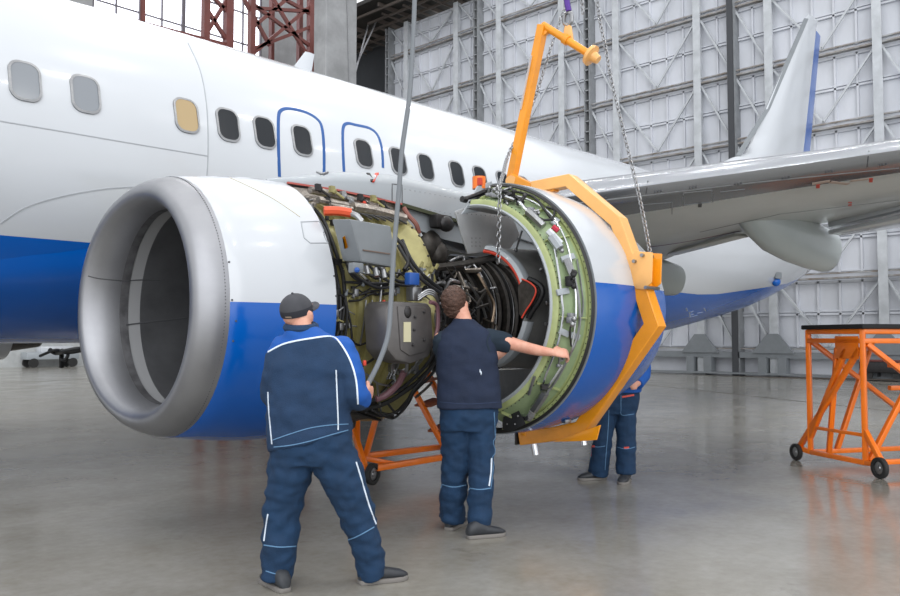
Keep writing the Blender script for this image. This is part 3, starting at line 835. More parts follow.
for k in range(26):
    u = R_.uniform(345, 436); v = R_.uniform(265, 295) if R_.random() < .4 else R_.uniform(365, 412)
    if v > 365 and u > 350+ (412-v)*2.0: continue
    m = MB(); p = ecyl(u, v, .95); s = R_.uniform(.02, .045); m.box(p, (s, s, s*1.4)); m.tube([p, p+V((R_.uniform(-.05, .05), -.02, R_.uniform(-.05, .05)))], s*.35, seg=6)
    m.build('fitting', R_.choice((STEEL, DARKM, STEEL, GREYP)), eng, bevel=.004)
for X_, R0, m_, a0_, a1_ in ((3.62, .93, RUBBER, -62, 66), (3.66, .915, HOSE, -55, 50), (3.70, .92, RUBBER, -40, 58)):
    pipe('wire_loom', [EC(X_+.012*math.sin(q*1.7), R0, a0_+(a1_-a0_)*q/9) for q in range(10)], .014, m_, eng)
for k in range(30):
    a = R_.uniform(-60, 62); X_ = R_.uniform(3.62, 3.78); s_ = R_.uniform(.015, .035); p = EC(X_, .93, a)
    MB().box(p, (s_*1.3, s_, s_*1.6)).tube([p, p+V((.06, -.01, R_.uniform(-.05, .05)))], s_*.3, seg=6).build('clamp', R_.choice((STEEL, DARKM, RUBBER, GOLD)), eng, bevel=.004)
for k in range(34):
    z_ = R_.random()
    if z_ < .4: u, v, du_v = R_.uniform(345, 425), R_.uniform(268, 296), (R_.uniform(8, 22), R_.uniform(-8, 8))
    elif z_ < .7: u, v, du_v = R_.uniform(428, 444), R_.uniform(268, 350), (R_.uniform(-8, 4), R_.uniform(10, 26))
    else: u, v, du_v = R_.uniform(355, 420), R_.uniform(372, 402), (R_.uniform(6, 18), R_.uniform(-16, 4))
    px = [(u, v), (u+du_v[0]*.5+R_.uniform(-4, 4), v+du_v[1]*.5+R_.uniform(-4, 4)), (u+du_v[0], v+du_v[1])]
    pipe('wire_lead', S(px, R_.uniform(.93, .97)), R_.choice((.006, .008, .011)), R_.choice((RUBBER, HOSE, STEEL, DARKM, SOOT)), eng, n=4, seg=6)
# accessory gearbox under the case
g = MB()
for a in range(-84, -44, 10): g.box(EC(4.05, .90, a), (.42, .13, .12), (AXE, V((0, math.sin(math.radians(a)), math.cos(math.radians(a)))), V((0, -math.cos(math.radians(a)), math.sin(math.radians(a))))))
g.tube([EC(3.85, .93, -76), EC(4.3, .93, -76)], .07, seg=16).tube([EC(3.9, .93, -60), EC(4.35, .93, -60)], .06, seg=16)
g.build('accessory_gearbox', SOOT, eng, bevel=.015)
mm = MB()
for k in range(60):
    a = -20-30*((k*7) % 30)/30; mm.ball(EC(4.25+.03*(k % 3), .905, -15-22*(k % 20)/20), .012, 6)
mm.build('bolt_ring', STEEL, eng)
bb = MB()
for (u, v) in ((421, 236), (424, 243), (412, 228), (428, 256), (433, 268), (438, 282), (405, 219)):
    p, n = hit(CB, u, v, .0)
    if p is not None: bb.ball(p, .012, 6)
bb.build('flange_bolt', SOOT, eng)
for k in range(5):
    p, n = hit(CB, 420+k*3.4, 268+(k % 2)*5, .02)
    if p is not None: MB().tube([p, p+V((.02, -.01, .04))], .014, seg=6).build('gold_bracket', GOLD, eng)
# ------------------------------------------------------------------ pylon
def py_ring(X, zt, zb_, w, n=10):
    out = []
    for i in range(n+1):
        a = PI*i/n; out.append((X, 5.2-w*math.cos(a), (zt-w*.5)+(w*.5)*math.sin(a)))
    return [(X, 5.2-w, zb_)]+out+[(X, 5.2+w, zb_)]
px_ = [(3.45, 2.60, 2.57, .03), (3.7, 2.66, 2.575, .14), (3.97, 2.73, 2.57, .2), (4.3, 2.78, 2.555, .24), (4.61, 2.805, 2.53, .25), (5.1, 2.80, 2.49, .25), (5.55, 2.78, 2.44, .25), (6.2, 2.75, 2.38, .25), (6.9, 2.7, 2.3, .24)]
pyl = MB().loft([py_ring(*a) for a in px_]).build('pylon', GREYL, ac, smooth=.7)
MB().loft([[(x, 5.2-.2, 2.55), (x, 5.2+.2, 2.55), (x, 5.2+.2, zb_), (x, 5.2-.2, zb_)] for x, zb_ in ((4.7, 2.36), (5.2, 2.28), (5.8, 2.24), (6.8, 2.2))]).build('pylon_side_panel', GREYL, pyl, smooth=0)
PB = bvh(pyl)
rd = MB(); rd.beam((3.55, 5.2-.14, 2.57), (3.97, 5.2-.205, 2.562), .02, .014); rd.beam((3.97, 5.2-.205, 2.562), (4.62, 5.2-.255, 2.523), .02, .014); rd.build('seal_strip', mat('faded_red_seal', 'A8524A', .6), pyl, smooth=0)
MB().beam((4.62, 5.2-.252, 2.52), (5.9, 5.2-.252, 2.395), .02, .03).build('gap_shadow_strip', mat('dark_green_gap', '3C402C', .8), pyl, smooth=0)  # dark strip, paints in the shade of the gap under the pylon fairing
for (u, v, k) in ((372, 178, 0), (322, 171, 1)):
    a, n_ = hit(PB, u-4, v-4, .006); b, _ = hit(PB, u, v+4, .006); c, _ = hit(PB, u+5, v-4, .006)
    if a is None or b is None or c is None: continue
    MB().beam(a, b, .03, .012).build('stencil_stroke', RUBBER if not k else STEEL, pyl, smooth=0)
    MB().beam(b, c, .03, .012).build('stencil_stroke', RED if not k else STEEL, pyl, smooth=0)
ribbon(PB, [(392, 201), (392, 184), (402, 185), (402, 203)], .008, 'access_door', DSEAM, pyl, sm=False)
r_ = MB()
for k in range(14):
    for dv in (0, 16):
        p, n = hit(PB, 405+k*5, 189+dv+k*.9, .001)
        if p is not None and k < 13: r_.ball(p, .006, 5)
r_.build('rivet_row', SEAM, pyl)
# foil-wrapped ducting below the pylon
f = MB(); fo = mat('crumpled_foil', 'B5ADA4', .3, metal=.75, var=.4, vscale=16, bump=.8, bscale=22)
f.loft([[(x, 5.2-w, 2.56-(x-3.6)*.02), (x, 5.2+w, 2.56), (x, 5.2+w, 2.3), (x, 5.2-w, z)] for x, w, z in ((3.6, .05, 2.5), (3.8, .14, 2.42), (4.1, .18, 2.38), (4.5, .2, 2.36), (4.75, .2, 2.34))])
foil_ = f.build('heat_blanket', fo, eng)
for pts, r in (([onY(u, v, 4.9) for u, v in ((310, 190), (330, 194), (348, 199), (366, 204))], .03), ([onY(u, v, 4.82) for u, v in ((352, 207), (370, 210), (390, 215), (404, 219))], .045),
               ([onY(u, v, 4.85) for u, v in ((318, 200), (334, 203), (350, 206))], .028), ([onY(u, v, 4.8) for u, v in ((330, 205), (340, 207), (352, 209))], .02)):
    pipe('foil_duct', pts, r, fo, eng)
for (u, v, c) in ((320, 189, DARKM), (334, 191, GOLD), (362, 199, DARKM), (375, 200, GOLD), (329, 202, DARKM), (345, 196, STEEL), (366, 206, RED), (352, 202, STEEL), (384, 205, DARKM)):
    a = onY(u, v, 4.84); m = MB().ball(a, (.022, .02, .026), 10); m.tube([a, a+V((.08, -.02, -.05))], .010, seg=6).box(a+V((-.02, 0, .01)), (.04, .03, .05)); m.build('coupling', c, eng)
for k in range(6):
    pipe('wire_loom', [onY(350+k*7, 212+k*1.2, 4.72), onY(362+k*7, 214+k, 4.66), onY(372+k*7, 219+k, 4.6)], .008, R_.choice((RUBBER, DARKM, MAUVE)), eng)
pipe('wrapped_cable', [onY(404, 208, 4.85), onY(409, 216, 4.8), (onY(416, 224, 4.75)), onY(419, 233, 4.75)], .02, mat('red_brown_wrap', '7A4A40', .6), eng)
pipe('cable_end', [onY(419, 232, 4.75), onY(421, 236, 4.75)], .014, WHITE, eng)
m = MB().box(onY(441, 222, 4.9), (.2, .1, .12)).ball(onY(446, 224, 4.86), (.09, .05, .07)); m.build('drain_mast', DARKM, pyl, bevel=.02)

# ------------------------------------------------------------------ starboard engine, seen below the belly
Y2 = 2*YF-5.3
def L2(pr, m_, name, par, mf=None):
    return MB().lathe(pr, V((0, Y2, ZE)), AX, 48).build(name, m_, par)
e2 = L2([(1.0, .81), (1.04, .89), (1.2, .92), (1.6, .96), (2.4, .96), (3.2, .82), (4.0, .6), (4.2, .54)], WHITE, 'engine', ac)
L2([(1.0, .81), (1.1, .72), (1.9, .72), (2.0, .0)], DUCT, 'intake_duct', e2)
L2([(4.1, .54), (4.3, .42), (4.7, .36), (4.72, 0)], SOOT, 'exhaust_nozzle', e2)
MB().loft([[(x, Y2-.2, zt), (x, Y2+.2, zt), (x, Y2+.2, 2.4), (x, Y2-.2, 2.4)] for x, zt in ((3.6, 2.6), (4.6, 2.8), (6.8, 2.75))]).build('pylon', GREYL, ac)
# ------------------------------------------------------------------ the open reverser cowl
YD, ZD = 4.22, 1.64
XO = 4.92
cw = empty('reverser_cowl', (5.6, YD-.6, .64), 'half-round blue and white engine cowl held open in a yellow lifting frame', 'engine cowl')
def CD(X, R, ph, dz=0):
    a = math.radians(ph); return V((X, YD-R*math.sin(a), ZD+R*math.cos(a)+dz))
def half(prof, p0, p1, n=48): return [[CD(x, r, p0+(p1-p0)*j/n) for j in range(n+1)] for x, r in prof]
ZC = 1.80
PZ = 80.8
def split_half(prof, p0, p1, n1=24, n2=30):
    out = []
    for x, r in prof:
        pm = math.degrees(math.acos(max(-1, min(1, (ZC-ZD)/r))))
        out.append([CD(x, r, p0+(pm-p0)*j/n1) for j in range(n1)]+[CD(x, r, pm+(p1-pm)*j/n2) for j in range(n2+1)])
    return out
P0, P1 = 1, 178
shp = [(XO, 1.0), (XO+.15, 1.005), (5.3, 1.0), (5.55, .975), (5.8, .93), (6.05, .87), (6.28, .80)]
m = MB().loft(split_half(shp, P0, P1), False, False, mfun=lambda i, j: 0 if j < 24 else 1)
m.loft(split_half([(XO, 1.0), (XO-.004, .985), (XO+.01, .97), (5.4, .965), (6.28, .785)], P0, P1), False, False, mfun=lambda i, j: 2)
shell = m.build('outer_skin', [WHITE, BLUE, GREYP], cw, smooth=.6)
m = MB().loft([[CD(XO-.014, .99, P0+(P1-P0)*j/48)+V((0, 0, 0)) for j in range(49)], [CD(XO-.03, .972, P0+(P1-P0)*j/48) for j in range(49)], [CD(XO+.02, .95, P0+(P1-P0)*j/48) for j in range(49)]], False, False)
m.build('rubber_seal', RUBBER, cw)
# torque box: the green cone between outer skin and duct
bh = MB().loft(half([(XO+.03, .975), (XO-.02, .965), (XO-.02, .945), (XO+.0, .93), (XO-.02, .92)], P0, P1-6), False, False, mfun=lambda i, j: 1)
bh.loft(half([(XO-.02, .92), (XO-.11, .875), (XO-.22, .835)], P0, P1-8), False, False)
bh.loft(half([(XO-.22, .835), (XO-.245, .84), (XO-.255, .825), (XO-.26, .80)], P0, P1-8), False, False, mfun=lambda i, j: 1)
bulk = bh.build('torque_box', [GREEN, GREEN2], cw, smooth=.5)
for ph in (6, 20, 38, 57, 96, 132, 160):
    r = MB(); A = CD(XO-.02, .925, ph); B_ = CD(XO-.22, .84, ph); r.beam(A, B_, .008, .035, (CD(0, 1, ph)-CD(0, 0, ph))); r.build('rib', GREEN2, bulk, smooth=0)
m = MB().loft(half([(XO-.26, .80), (XO-.275, .79), (XO-.265, .775), (XO-.23, .77)], P0, P1-8), False, False)
m.build('duct_lip', GREYL, cw)
du = MB().loft(half([(XO-.25, .775), (XO, .77), (5.3, .77), (5.7, .74), (6.2, .70)], P0-4, P1-4), False, False)
duct = du.build('duct_wall', mat('duct_grey', '96999B', .45, metal=.2, var=.35, vscale=3), cw)
iw = MB().loft(half([(4.78, .455), (4.80, .47), (4.84, .475), (5.2, .50), (5.7, .52), (6.2, .50)], 14, 168), False, False)
inner = iw.build('core_cowl', mat('core_cowl_grey', '8E8E8C', .5, metal=.3, var=.35, vscale=4), cw)
ie = MB().loft(half([(4.785, .452), (4.765, .462), (4.785, .488), (4.83, .50), (4.86, .49)], 8, 74), False, False)
ie.build('core_cowl_edge', GREYL, cw); 
ie = MB().loft(half([(4.785, .452), (4.765, .462), (4.785, .488), (4.83, .50), (4.86, .49)], 104, 160), False, False); ie.build('core_cowl_edge', GREYL, cw)
sl = MB().tube([CD(4.79, .445, 6+(70-6)*j/14) for j in range(15)], .016, n=2); sl.build('fire_seal', RED, cw)
# bump fairing on the edge
T0 = [onX(u, v, 4.77) for u, v in ((525, 279), (532, 282), (538, 287), (539, 293), (535, 302), (529, 311), (525, 318))]
MB().tube([p+V((.03, -.01, 0)) for p in T0], .022, n=4).build('bump_seal', RUBBER, cw)
MB().tube([p+V((-.02, .015, 0)) for p in T0], .006, n=4).build('fire_seal', RED, cw)
MB().prism([p+V((-.01, .01, 0)) for p in T0]+[onX(519, 314, 4.77), onX(518, 286, 4.77)], (.03, .01, 0)).build('bump_panel', SOOT, cw)
# flat walls that close the half duct at top and bottom
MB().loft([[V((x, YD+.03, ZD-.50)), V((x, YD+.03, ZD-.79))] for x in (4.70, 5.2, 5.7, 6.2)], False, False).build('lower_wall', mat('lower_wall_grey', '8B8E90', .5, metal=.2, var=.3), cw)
# radial struts across the duct
for (u, v, u1, v1) in ((522, 231, 516, 250), (550, 262, 541, 270), (555, 300, 547, 303), (552, 322, 546, 324)):
    a = onX(u, v, 4.92); b = onX(u1, v1, 4.98); MB().tube([a, b], .008).ball(b, .018, 8).build('strut', STEEL, cw)
# bifurcation walls at top and bottom
tw = MB().loft([[CD(x, .47, 6)+V((0, .04, 0)), CD(x, .78, 2)+V((0, .02, 0))] for x in (4.62, 5.0, 5.6, 6.2)], False, False)
top = [V((4.55, YD+.02, 2.40)), V((4.62, YD+.12, 2.30)), V((4.72, YD+.16, 2.12)), V((4.86, YD+.14, 2.07)), V((4.95, YD+.0, 2.10))]
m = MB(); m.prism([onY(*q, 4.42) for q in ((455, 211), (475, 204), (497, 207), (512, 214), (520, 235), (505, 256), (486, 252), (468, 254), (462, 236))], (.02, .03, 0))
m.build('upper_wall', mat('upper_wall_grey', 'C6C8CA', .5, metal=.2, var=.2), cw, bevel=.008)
rv = MB()
for k in range(12): rv.ball(onY(458+k*4.6, 213+k*.4, 4.41), .006, 5)
for i in range(3):
    for j in range(3): rv.ball(onY(472+i*4, 238+j*4, 4.41), .006, 5)
rv.build('rivet_row', STEEL, cw)
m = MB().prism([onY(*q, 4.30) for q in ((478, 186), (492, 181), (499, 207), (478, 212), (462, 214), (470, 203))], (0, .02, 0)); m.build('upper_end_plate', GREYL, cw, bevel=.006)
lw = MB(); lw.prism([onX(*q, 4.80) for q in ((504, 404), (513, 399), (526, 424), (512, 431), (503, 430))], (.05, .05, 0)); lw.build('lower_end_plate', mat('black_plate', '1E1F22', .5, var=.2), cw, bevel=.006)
lb = MB()
for (u, v) in ((508, 408), (514, 408), (518, 416), (510, 416), (515, 424), (507, 424)): lb.ball(onX(u, v, 4.78), .008, 6)
lb.build('plate_rivet', STEEL, cw)
DB = bvh(bulk, shell, duct)
def st(name, px, r, m_, lift=.0, n=4):
    mb = MB(); stroke(mb, DB, px, r, lift, n)
    if mb.v: mb.build(name, m_, bulk)
st('hydraulic_line', [(505, 198), (525, 202), (545, 213), (556, 226), (566, 248), (571, 275), (574, 300), (573, 325), (570, 345)], .009, CHROME, .02)
st('hydraulic_line', [(553, 250), (556, 275), (560, 300), (561, 315), (558, 335), (553, 352), (545, 372), (540, 388)], .008, CHROME, .015)
st('hydraulic_line', [(571, 275), (576, 300), (577, 318), (575, 335), (568, 352), (555, 375), (545, 390)], .010, STEEL, .03)
st('hydraulic_line', [(570, 318), (567, 330), (569, 345)], .007, RUBBER, .03)
st('wire_loom', [(515, 196), (530, 200), (538, 206), (545, 216), (551, 224)], .010, RUBBER, .03)
st('wire_loom', [(530, 212), (535, 220), (543, 224), (551, 222), (553, 214), (545, 211)], .009, RUBBER, .03)
st('wire_loom', [(576, 260), (580, 285), (582, 305), (580, 320)], .006, STEEL, .01)
st('wire_loom', [(488, 192), (500, 196), (512, 200), (522, 208)], .016, RUBBER, .03)
for pa in ([(518, 207), (527, 218)], [(498, 190), (512, 194)], [(505, 203), (514, 206)]): st('actuator_rod', pa, .016, CHROME, .03, 1)
st('thrust_actuator', [(526, 217), (534, 224), (541, 231)], .030, STEEL, .02, 2)
st('thrust_actuator', [(545, 236), (552, 243), (557, 248)], .026, WHITE, .03, 2)
st('thrust_actuator', [(548, 241), (556, 252)], .034, GREYL, .02, 1)
st('red_tag', [(549, 233), (554, 237)], .02, mat('crimson_plastic', 'B01838', .5), .05, 1)
st('thrust_actuator', [(563, 262), (566, 270), (569, 278)], .028, STEEL, .02, 2)
st('valve_body', [(566, 274), (572, 276)], .026, DARKM, .03, 1)
st('thrust_actuator', [(533, 404), (538, 395), (543, 387)], .032, STEEL, .02, 2)
st('thrust_actuator', [(525, 421), (529, 412), (533, 404)], .03, CHROME, .02, 2)
st('actuator_rod', [(545, 384), (553, 373), (560, 362)], .010, CHROME, .03, 1)
st('valve_body', [(536, 382), (545, 382)], .022, DARKM, .03, 1)
st('valve_body', [(536, 376), (532, 384), (528, 392)], .012, STEEL, .01, 1)
for k in range(26):
    u = 560-abs(k-9)*1.2; 
for (a, b) in (((560, 261), (573, 257)), ((557, 293), (567, 291)), ((558, 330), (567, 334)), ((569, 334), (578, 337)), ((552, 226), (557, 221)), ((531, 228), (527, 236))):
    mb = MB(); p, n = hit(DB, *a, .02); q, _ = hit(DB, *b, .02)
    if p is None or q is None: continue
    mb.beam(p, q, .045, .02, n); mb.build('line_clamp', GREYL, bulk, bevel=.004)
rvt = MB()
for ph in range(8, 170, 3):
    for R0, X0 in ((.957, XO-.02), (.842, XO-.23)): rvt.ball(CD(X0, R0, ph), .006, 5)
rvt.build('rivet_row', SOOT, bulk)
R2 = random.Random(5)
for k in range(22):
    ph = R2.uniform(6, 42) if k < 14 else R2.uniform(60, 120); p = CD(XO-.14, .88, ph)+V((-.03, -.02, 0)); s = R2.uniform(.02, .045)
    m = MB().box(p, (s*1.4, s, s)); q = p+V((R2.uniform(-.03, .03), -.03, R2.uniform(-.06, .06))); m.tube([p, q], s*.4, seg=6); m.ball(q, s*.5, 8)
    m.build('fitting', R2.choice((DARKM, STEEL, RUBBER, STEEL)), bulk, bevel=.004)
# hinge end fittings at the top left
hd = MB()
hd.tube([onY(464, 199, 4.3), onY(476, 195, 4.3), onY(492, 188, 4.25)], .018).tube([onY(470, 203, 4.3), onY(484, 196, 4.28), onY(498, 192, 4.2)], .015).tube([onY(462, 199, 4.3), onY(466, 200, 4.3)], .026)
hd.build('hinge_link', DARKM, cw)
q = onY(479, 183, 4.35); MB().lathe([(-.05, 0), (-.05, .055), (.05, .055), (.05, 0)], q, UPZ, 20).build('orange_cap', ORG, cw)
MB().beam(q+V((-.04, -.045, -.03)), q+V((-.04, -.045, .03)), .03, .03).build('red_mark', RED, cw)
SB = bvh(shell)
# faint crest mark and small latch blocks on the skin
st2 = MB()
for (u, v) in ((556, 431), (566, 420), (614, 440)):
    p, n = hit(SB, u, v, .01)
    if p is not None: st2.box(p, (.08, .04, .03))
if st2.v: st2.build('latch', STEEL, shell, bevel=.005)

# ------------------------------------------------------------------ lifting frame
lf = empty('lifting_fixture', (5.6, 4.2, .55), 'yellow tubular steel lifting frame clamped round the open engine cowl', 'lifting frame')
XF = 5.55
def rect_run(pts, w, h, name, m_, parent, fwd=AX):
    """mitred rectangular tube; h across the plane normal"""
    rings = []
    for i, p in enumerate(pts):
        d0 = (p-pts[i-1]).normalized() if i else (pts[1]-p).normalized()
        d1_ = (pts[i+1]-p).normalized() if i < len(pts)-1 else d0
        t = (d0+d1_).normalized(); nn = t.cross(fwd).normalized(); k = 1/max(.5, t.dot(d0))
        rings.append([p+nn*(a_*w/2*k)+fwd*(b_*h/2) for a_, b_ in ((-1, -1), (1, -1), (1, 1), (-1, 1))])
    return MB().loft(rings).build(name, m_, parent, bevel=.006, smooth=.3)
G = [onX(u, v, XF) for u, v in ((535, 188), (571, 181), (619, 222), (641, 283))]
rect_run(G, .10, .12, 'upper_tube', YELP, lf)
H = [onX(u, v, XF) for u, v in ((641, 283), (655, 325), (583, 428))]

K = [onX(u, v, XF) for u, v in ((585, 428), (554, 434), (523, 438))]
rect_run(H+K[1:], .115, .12, 'side_tube', YEL, lf)
m = MB(); m.box(K[2]+V((0, .03, 0)), (.13, .02, .11)); m.build('tube_mouth', SOOT, lf)
m = MB().prism([onX(u, v, XF-.08) for u, v in ((552, 442), (600, 425), (596, 440), (585, 441))], (.02, 0, 0)); m.build('gusset', YEL, lf, bevel=.004)
# bracket plates at the side
for dx, mm_ in ((-.07, YELP), (.07, YEL)):
    MB().prism([onX(u, v, XF)+V((dx, 0, 0)) for u, v in ((629, 259), (641, 252), (657, 253), (656, 283), (648, 290), (640, 289), (633, 275))], (.015, 0, 0)).build('bracket_plate', mm_, lf, bevel=.004)
bl = MB()
for (u, v) in ((648, 256), (652, 288), (640, 262)): bl.tube([onX(u, v, XF)+V((-.1, 0, 0)), onX(u, v, XF)+V((.1, 0, 0))], .014)
bl.build('bracket_bolt', STEEL, lf)
# mast, tie bars, counterweight arm
MT = onX(543, 25, XF); MBt = onX(512, 178, XF)
rect_run([MBt, MT], .075, .075, 'mast', YEL, lf)
MB().beam(MBt+(MT-MBt)*.45+V((-.042, .02, 0)), MBt+(MT-MBt)*.80+V((-.042, .02, 0)), .035, .004).build('marking_strip', WHITE, lf)
rect_run([MBt, onX(540, 192, XF), onX(556, 187, XF)], .08, .08, 'base_arm', YEL, lf)
rect_run([onX(512, 180, XF+.12), onX(530, 189, XF+.12), onX(549, 196, XF+.1)], .07, .07, 'base_arm', YEL, lf)
MB().tube([onX(511, 181, XF-.06), onX(511, 181, XF+.16)], .05, seg=14).build('pivot', YELP, lf)
A0 = MT+V((0, 0, .0)); A1 = onX(592, 56, XF+.12)
MB().tube([A0, A1], .033, sm=False, seg=14).tube([A0+(A1-A0)*.44, A0+(A1-A0)*.52], .045, sm=False, seg=14).build('arm', YEL, lf)
MB().prism([MT+V((-.02, 0, .02)), MT+(A1-MT)*.14+V((-.02, 0, -.02)), MT+(MBt-MT)*.10+V((-.02, 0, 0))], (.04, 0, 0)).build('gusset', YEL, lf, bevel=.003)
dn = (A1-A0).normalized()
MB().lathe([(-.03, 0), (-.03, .085), (.0, .09), (.012, .05), (.07, .035), (.07, 0)], A1, dn, 24).build('counterweight', YELP, lf)
LG = A0+(A1-A0)*.5
MB().prism([LG+V((0, .05, 0)), LG+V((0, -.05, 0)), LG+V((0, -.03, .12)), LG+V((0, .0, .15)), LG+V((0, .03, .12))], (.03, 0, 0)).build('lug', YELP, lf, bevel=.004)
sl_ = tag(MB().tube([LG+V((.015, -.01, .255)), LG+V((.0, .0, .45)), LG+V((.02, -.04, 1.2)), LG+V((.03, -.1, 3.4))], .025, seg=8).build('lifting_sling', PURPLE), 'purple webbing sling above the yellow lifting frame arm', 'sling')
hk = MB().tube([LG+V((.015, 0, .13)), LG+V((.015, .04, .17)), LG+V((.015, .025, .24)), LG+V((.015, -.03, .23)), LG+V((.015, -.035, .16)), LG+V((.015, 0, .13))], .018)
tag(hk.build('shackle', STEEL), 'steel shackle joining the purple sling to the yellow arm', 'shackle')
# pins under the lower tube, clamps on it
for (u, v, u2, v2) in ((534, 444, 536, 455), (616-0, 437, 617, 447), (583, 437, 584, 445)):
    if u > 600: continue
    a = onX(u, v, XF); b = onX(u2, v2, XF); MB().tube([a, b], .028, sm=False, seg=12).build('clamp_pin', CHROME, lf)
MB().box(onX(525, 431, XF-.04), (.05, .05, .08)).build('clamp_block', YEL, lf, bevel=.006)
m = MB().tube([onX(529, 433, XF-.05), onX(531, 426, XF-.05), onX(536, 428, XF-.05), onX(535, 434, XF-.05)], .009); m.build('clamp_shackle', CHROME, lf)

def chain(name, pts, label, L=.052, r=.0055, m_=STEEL):
    P_, _ = crom([V(p) for p in pts], [0]*len(pts), 12); mb = MB(); seg = [(b-a).length for a, b in zip(P_, P_[1:])]; tot = sum(seg)
    n = int(tot/(L*.72)); k = 0; acc = 0
    def at(d):
        a = 0
        for i, s in enumerate(seg):
            if a+s >= d: return P_[i].lerp(P_[i+1], (d-a)/max(s, 1e-9)), (P_[i+1]-P_[i]).normalized()
            a += s
        return P_[-1], (P_[-1]-P_[-2]).normalized()
    for i in range(n):
        c, t = at((i+.5)*tot/n); side = t.cross(V((.3, 1, .1))).normalized()
        if i % 2: side = t.cross(side).normalized()
        w = L*.30; h = L*.5-w*.4
        loop = [c+t*h*math.cos(a)*1.0+side*w*math.sin(a) for a in [2*PI*q/10 for q in range(10)]]
        nrm = t.cross(side); rings = []
        for q in range(10):
            d = (loop[(q+1) % 10]-loop[q-1]).normalized(); o = d.cross(nrm)
            rings.append([loop[q]+(o*math.cos(2*PI*z/5)+nrm*math.sin(2*PI*z/5))*r for z in range(5)])
        k0 = len(mb.v); 
        for rr in rings: mb.v += rr
        for q in range(10):
            for z in range(5):
                a_, b_ = k0+q*5+z, k0+q*5+(z+1) % 5; q2 = (q+1) % 10
                mb.f.append([a_, b_, k0+q2*5+(z+1) % 5, k0+q2*5+z]); mb.m.append(0)
    return tag(mb.build(name, m_, weld=False), label, 'chain')
chain('chain', [P(u, v, d) for u, v, d in ((590, -200, 7.4), (568, -12, 7.35), (562, 15, 7.35), (550, 50, 7.3), (537, 92, 7.25), (523, 127, 7.2), (509, 153, 7.1), (503, 174, 6.5), (500, 186, 6.1), (499.5, 205, 6.0), (499, 228, 6.0), (498, 264, 6.0))], 'long steel chain running behind the yellow mast and hanging into the open cowl')
chain('chain', [onX(u, v, XF+.05) for u, v in ((580, -200), (596, -10), (606, 50), (612, 83), (628, 150), (640, 200), (650, 252))], 'steel chain falling to the bracket on the right side of the yellow frame')
chain('chain', [P(u, v, 6.6) for u, v in ((580, -160), (582, -12), (582, 2), (583, 14))], 'short loose chain end left of the chain that falls to the bracket')
cbl = tag(MB().tube([P(u, v, d) for u, v, d in ((420, -220, 5.5), (415, -12, 5.4), (412, 60, 5.35), (409, 100, 5.3), (402, 150, 5.25), (399, 190, 5.2), (394, 250, 5.15), (391, 300, 5.1), (388, 335, 5.05), (379, 362, 4.98), (368, 384, 4.9))], .016, seg=10).build('power_cable', mat('grey_cable', '6C7176', .45)), 'thick grey cable hanging from above down to the kneeling-height hand of the capped worker'.replace('kneeling-height ', ''), 'cable')
# ------------------------------------------------------------------ work stands
def proj(p):
    q = V(p)-CAM; z = q.dot(fw); return 450+F*q.dot(rt)/z, 298-F*q.dot(up)/z
def wheel(c, r, w, axis, parent):
    axis = V(axis).normalized()
    t = MB().lathe([(-w/2, r*.62), (-w/2, r*.92), (-w*.35, r), (w*.35, r), (w/2, r*.92), (w/2, r*.62), (-w/2, r*.62)], c, axis, 28).build('wheel', TYRE, parent)
    h = MB().lathe([(-w*.4, .0), (-w*.42, r*.2), (-w*.25, r*.25), (-w*.2, r*.6), (w*.2, r*.6), (w*.25, r*.25), (w*.42, r*.2), (w*.4, 0)], c, axis, 20)
    h.build('wheel_hub', STEEL, t)
    return t
# right: tall trestle with a black deck
a0 = onZ(811, 338+(1.4*810/9.1), 0); A = V((a0.x, a0.y, 0)); b0 = onZ(866, 338+1134/8.3, 0)
da = (b0-A); La = da.length; da.normalize(); dbb = V((-da.y, da.x, 0))
if dbb.dot(rt) < 0: dbb = -dbb
ws = empty('work_stand', A, 'orange tubular work stand with a black deck and wheels at the right edge', 'work stand')
def W(a, b, z): return A+da*(a*La)+dbb*b+V((0, 0, z))
zt = 1.49; LB = 1.75; rT = .026
def tb(a, b, r=rT, name='tube', par=None): MB().beam(a, b, r*2, r*2).build(name, ORG, par or ws, bevel=.006)
for (a, b) in ((0, 0), (1, 0), (0, LB), (1, LB)): tb(W(a, b, .1), W(a, b, zt), name='post')
for z in (.12, zt-.02, zt-.12):
    tb(W(0, 0, z), W(1, 0, z), name='rail'); tb(W(0, LB, z), W(1, LB, z), name='rail')
    if z != zt-.02 or True:
        tb(W(0, 0, z), W(0, LB, z), name='rail'); tb(W(1, 0, z), W(1, LB, z), name='rail')
tb(W(0, 0, .40), W(1, 0, .40), .018, name='rail')
MB().box(W(.5, LB/2, zt+.03), (La+.12, LB+.1, .05), (da, dbb, UPZ)).build('deck', DECK, ws, bevel=.01)
MB().box(W(.75, -.02, zt-.19), (.34, .012, .24), (da, dbb, UPZ)).build('gusset_plate', ORG, ws, bevel=.004)
tb(W(.72, 0, zt-.2), W(0, 0, .28), name='brace'); tb(W(.95, 0, zt-.2), W(-.24, 0, .14), name='brace')
tb(W(.55, 0, zt-.2), W(.2, .1, .1), name='brace')
tb(W(0, .0, zt-.1), W(0, LB, .2), name='brace'); tb(W(1, LB*.5, zt-.1), W(1, 0.05, .14), name='brace')
tb(W(1, .05, zt-.15), W(1, LB, .2), name='brace'); tb(W(.0, LB*.5, zt-.1), W(0, LB*.2, .14), name='brace')
tb(W(1, 0, .45), W(1.28, 0, .14), name='outrigger'); tb(W(1, 0, .12), W(1.28, 0, .14), name='outrigger')
tb(W(0, 0, .12), W(-.24, 0, .14), name='outrigger')
for z in (.85, 1.1): tb(W(.5, .7, z), W(.5, LB, z), name='step')
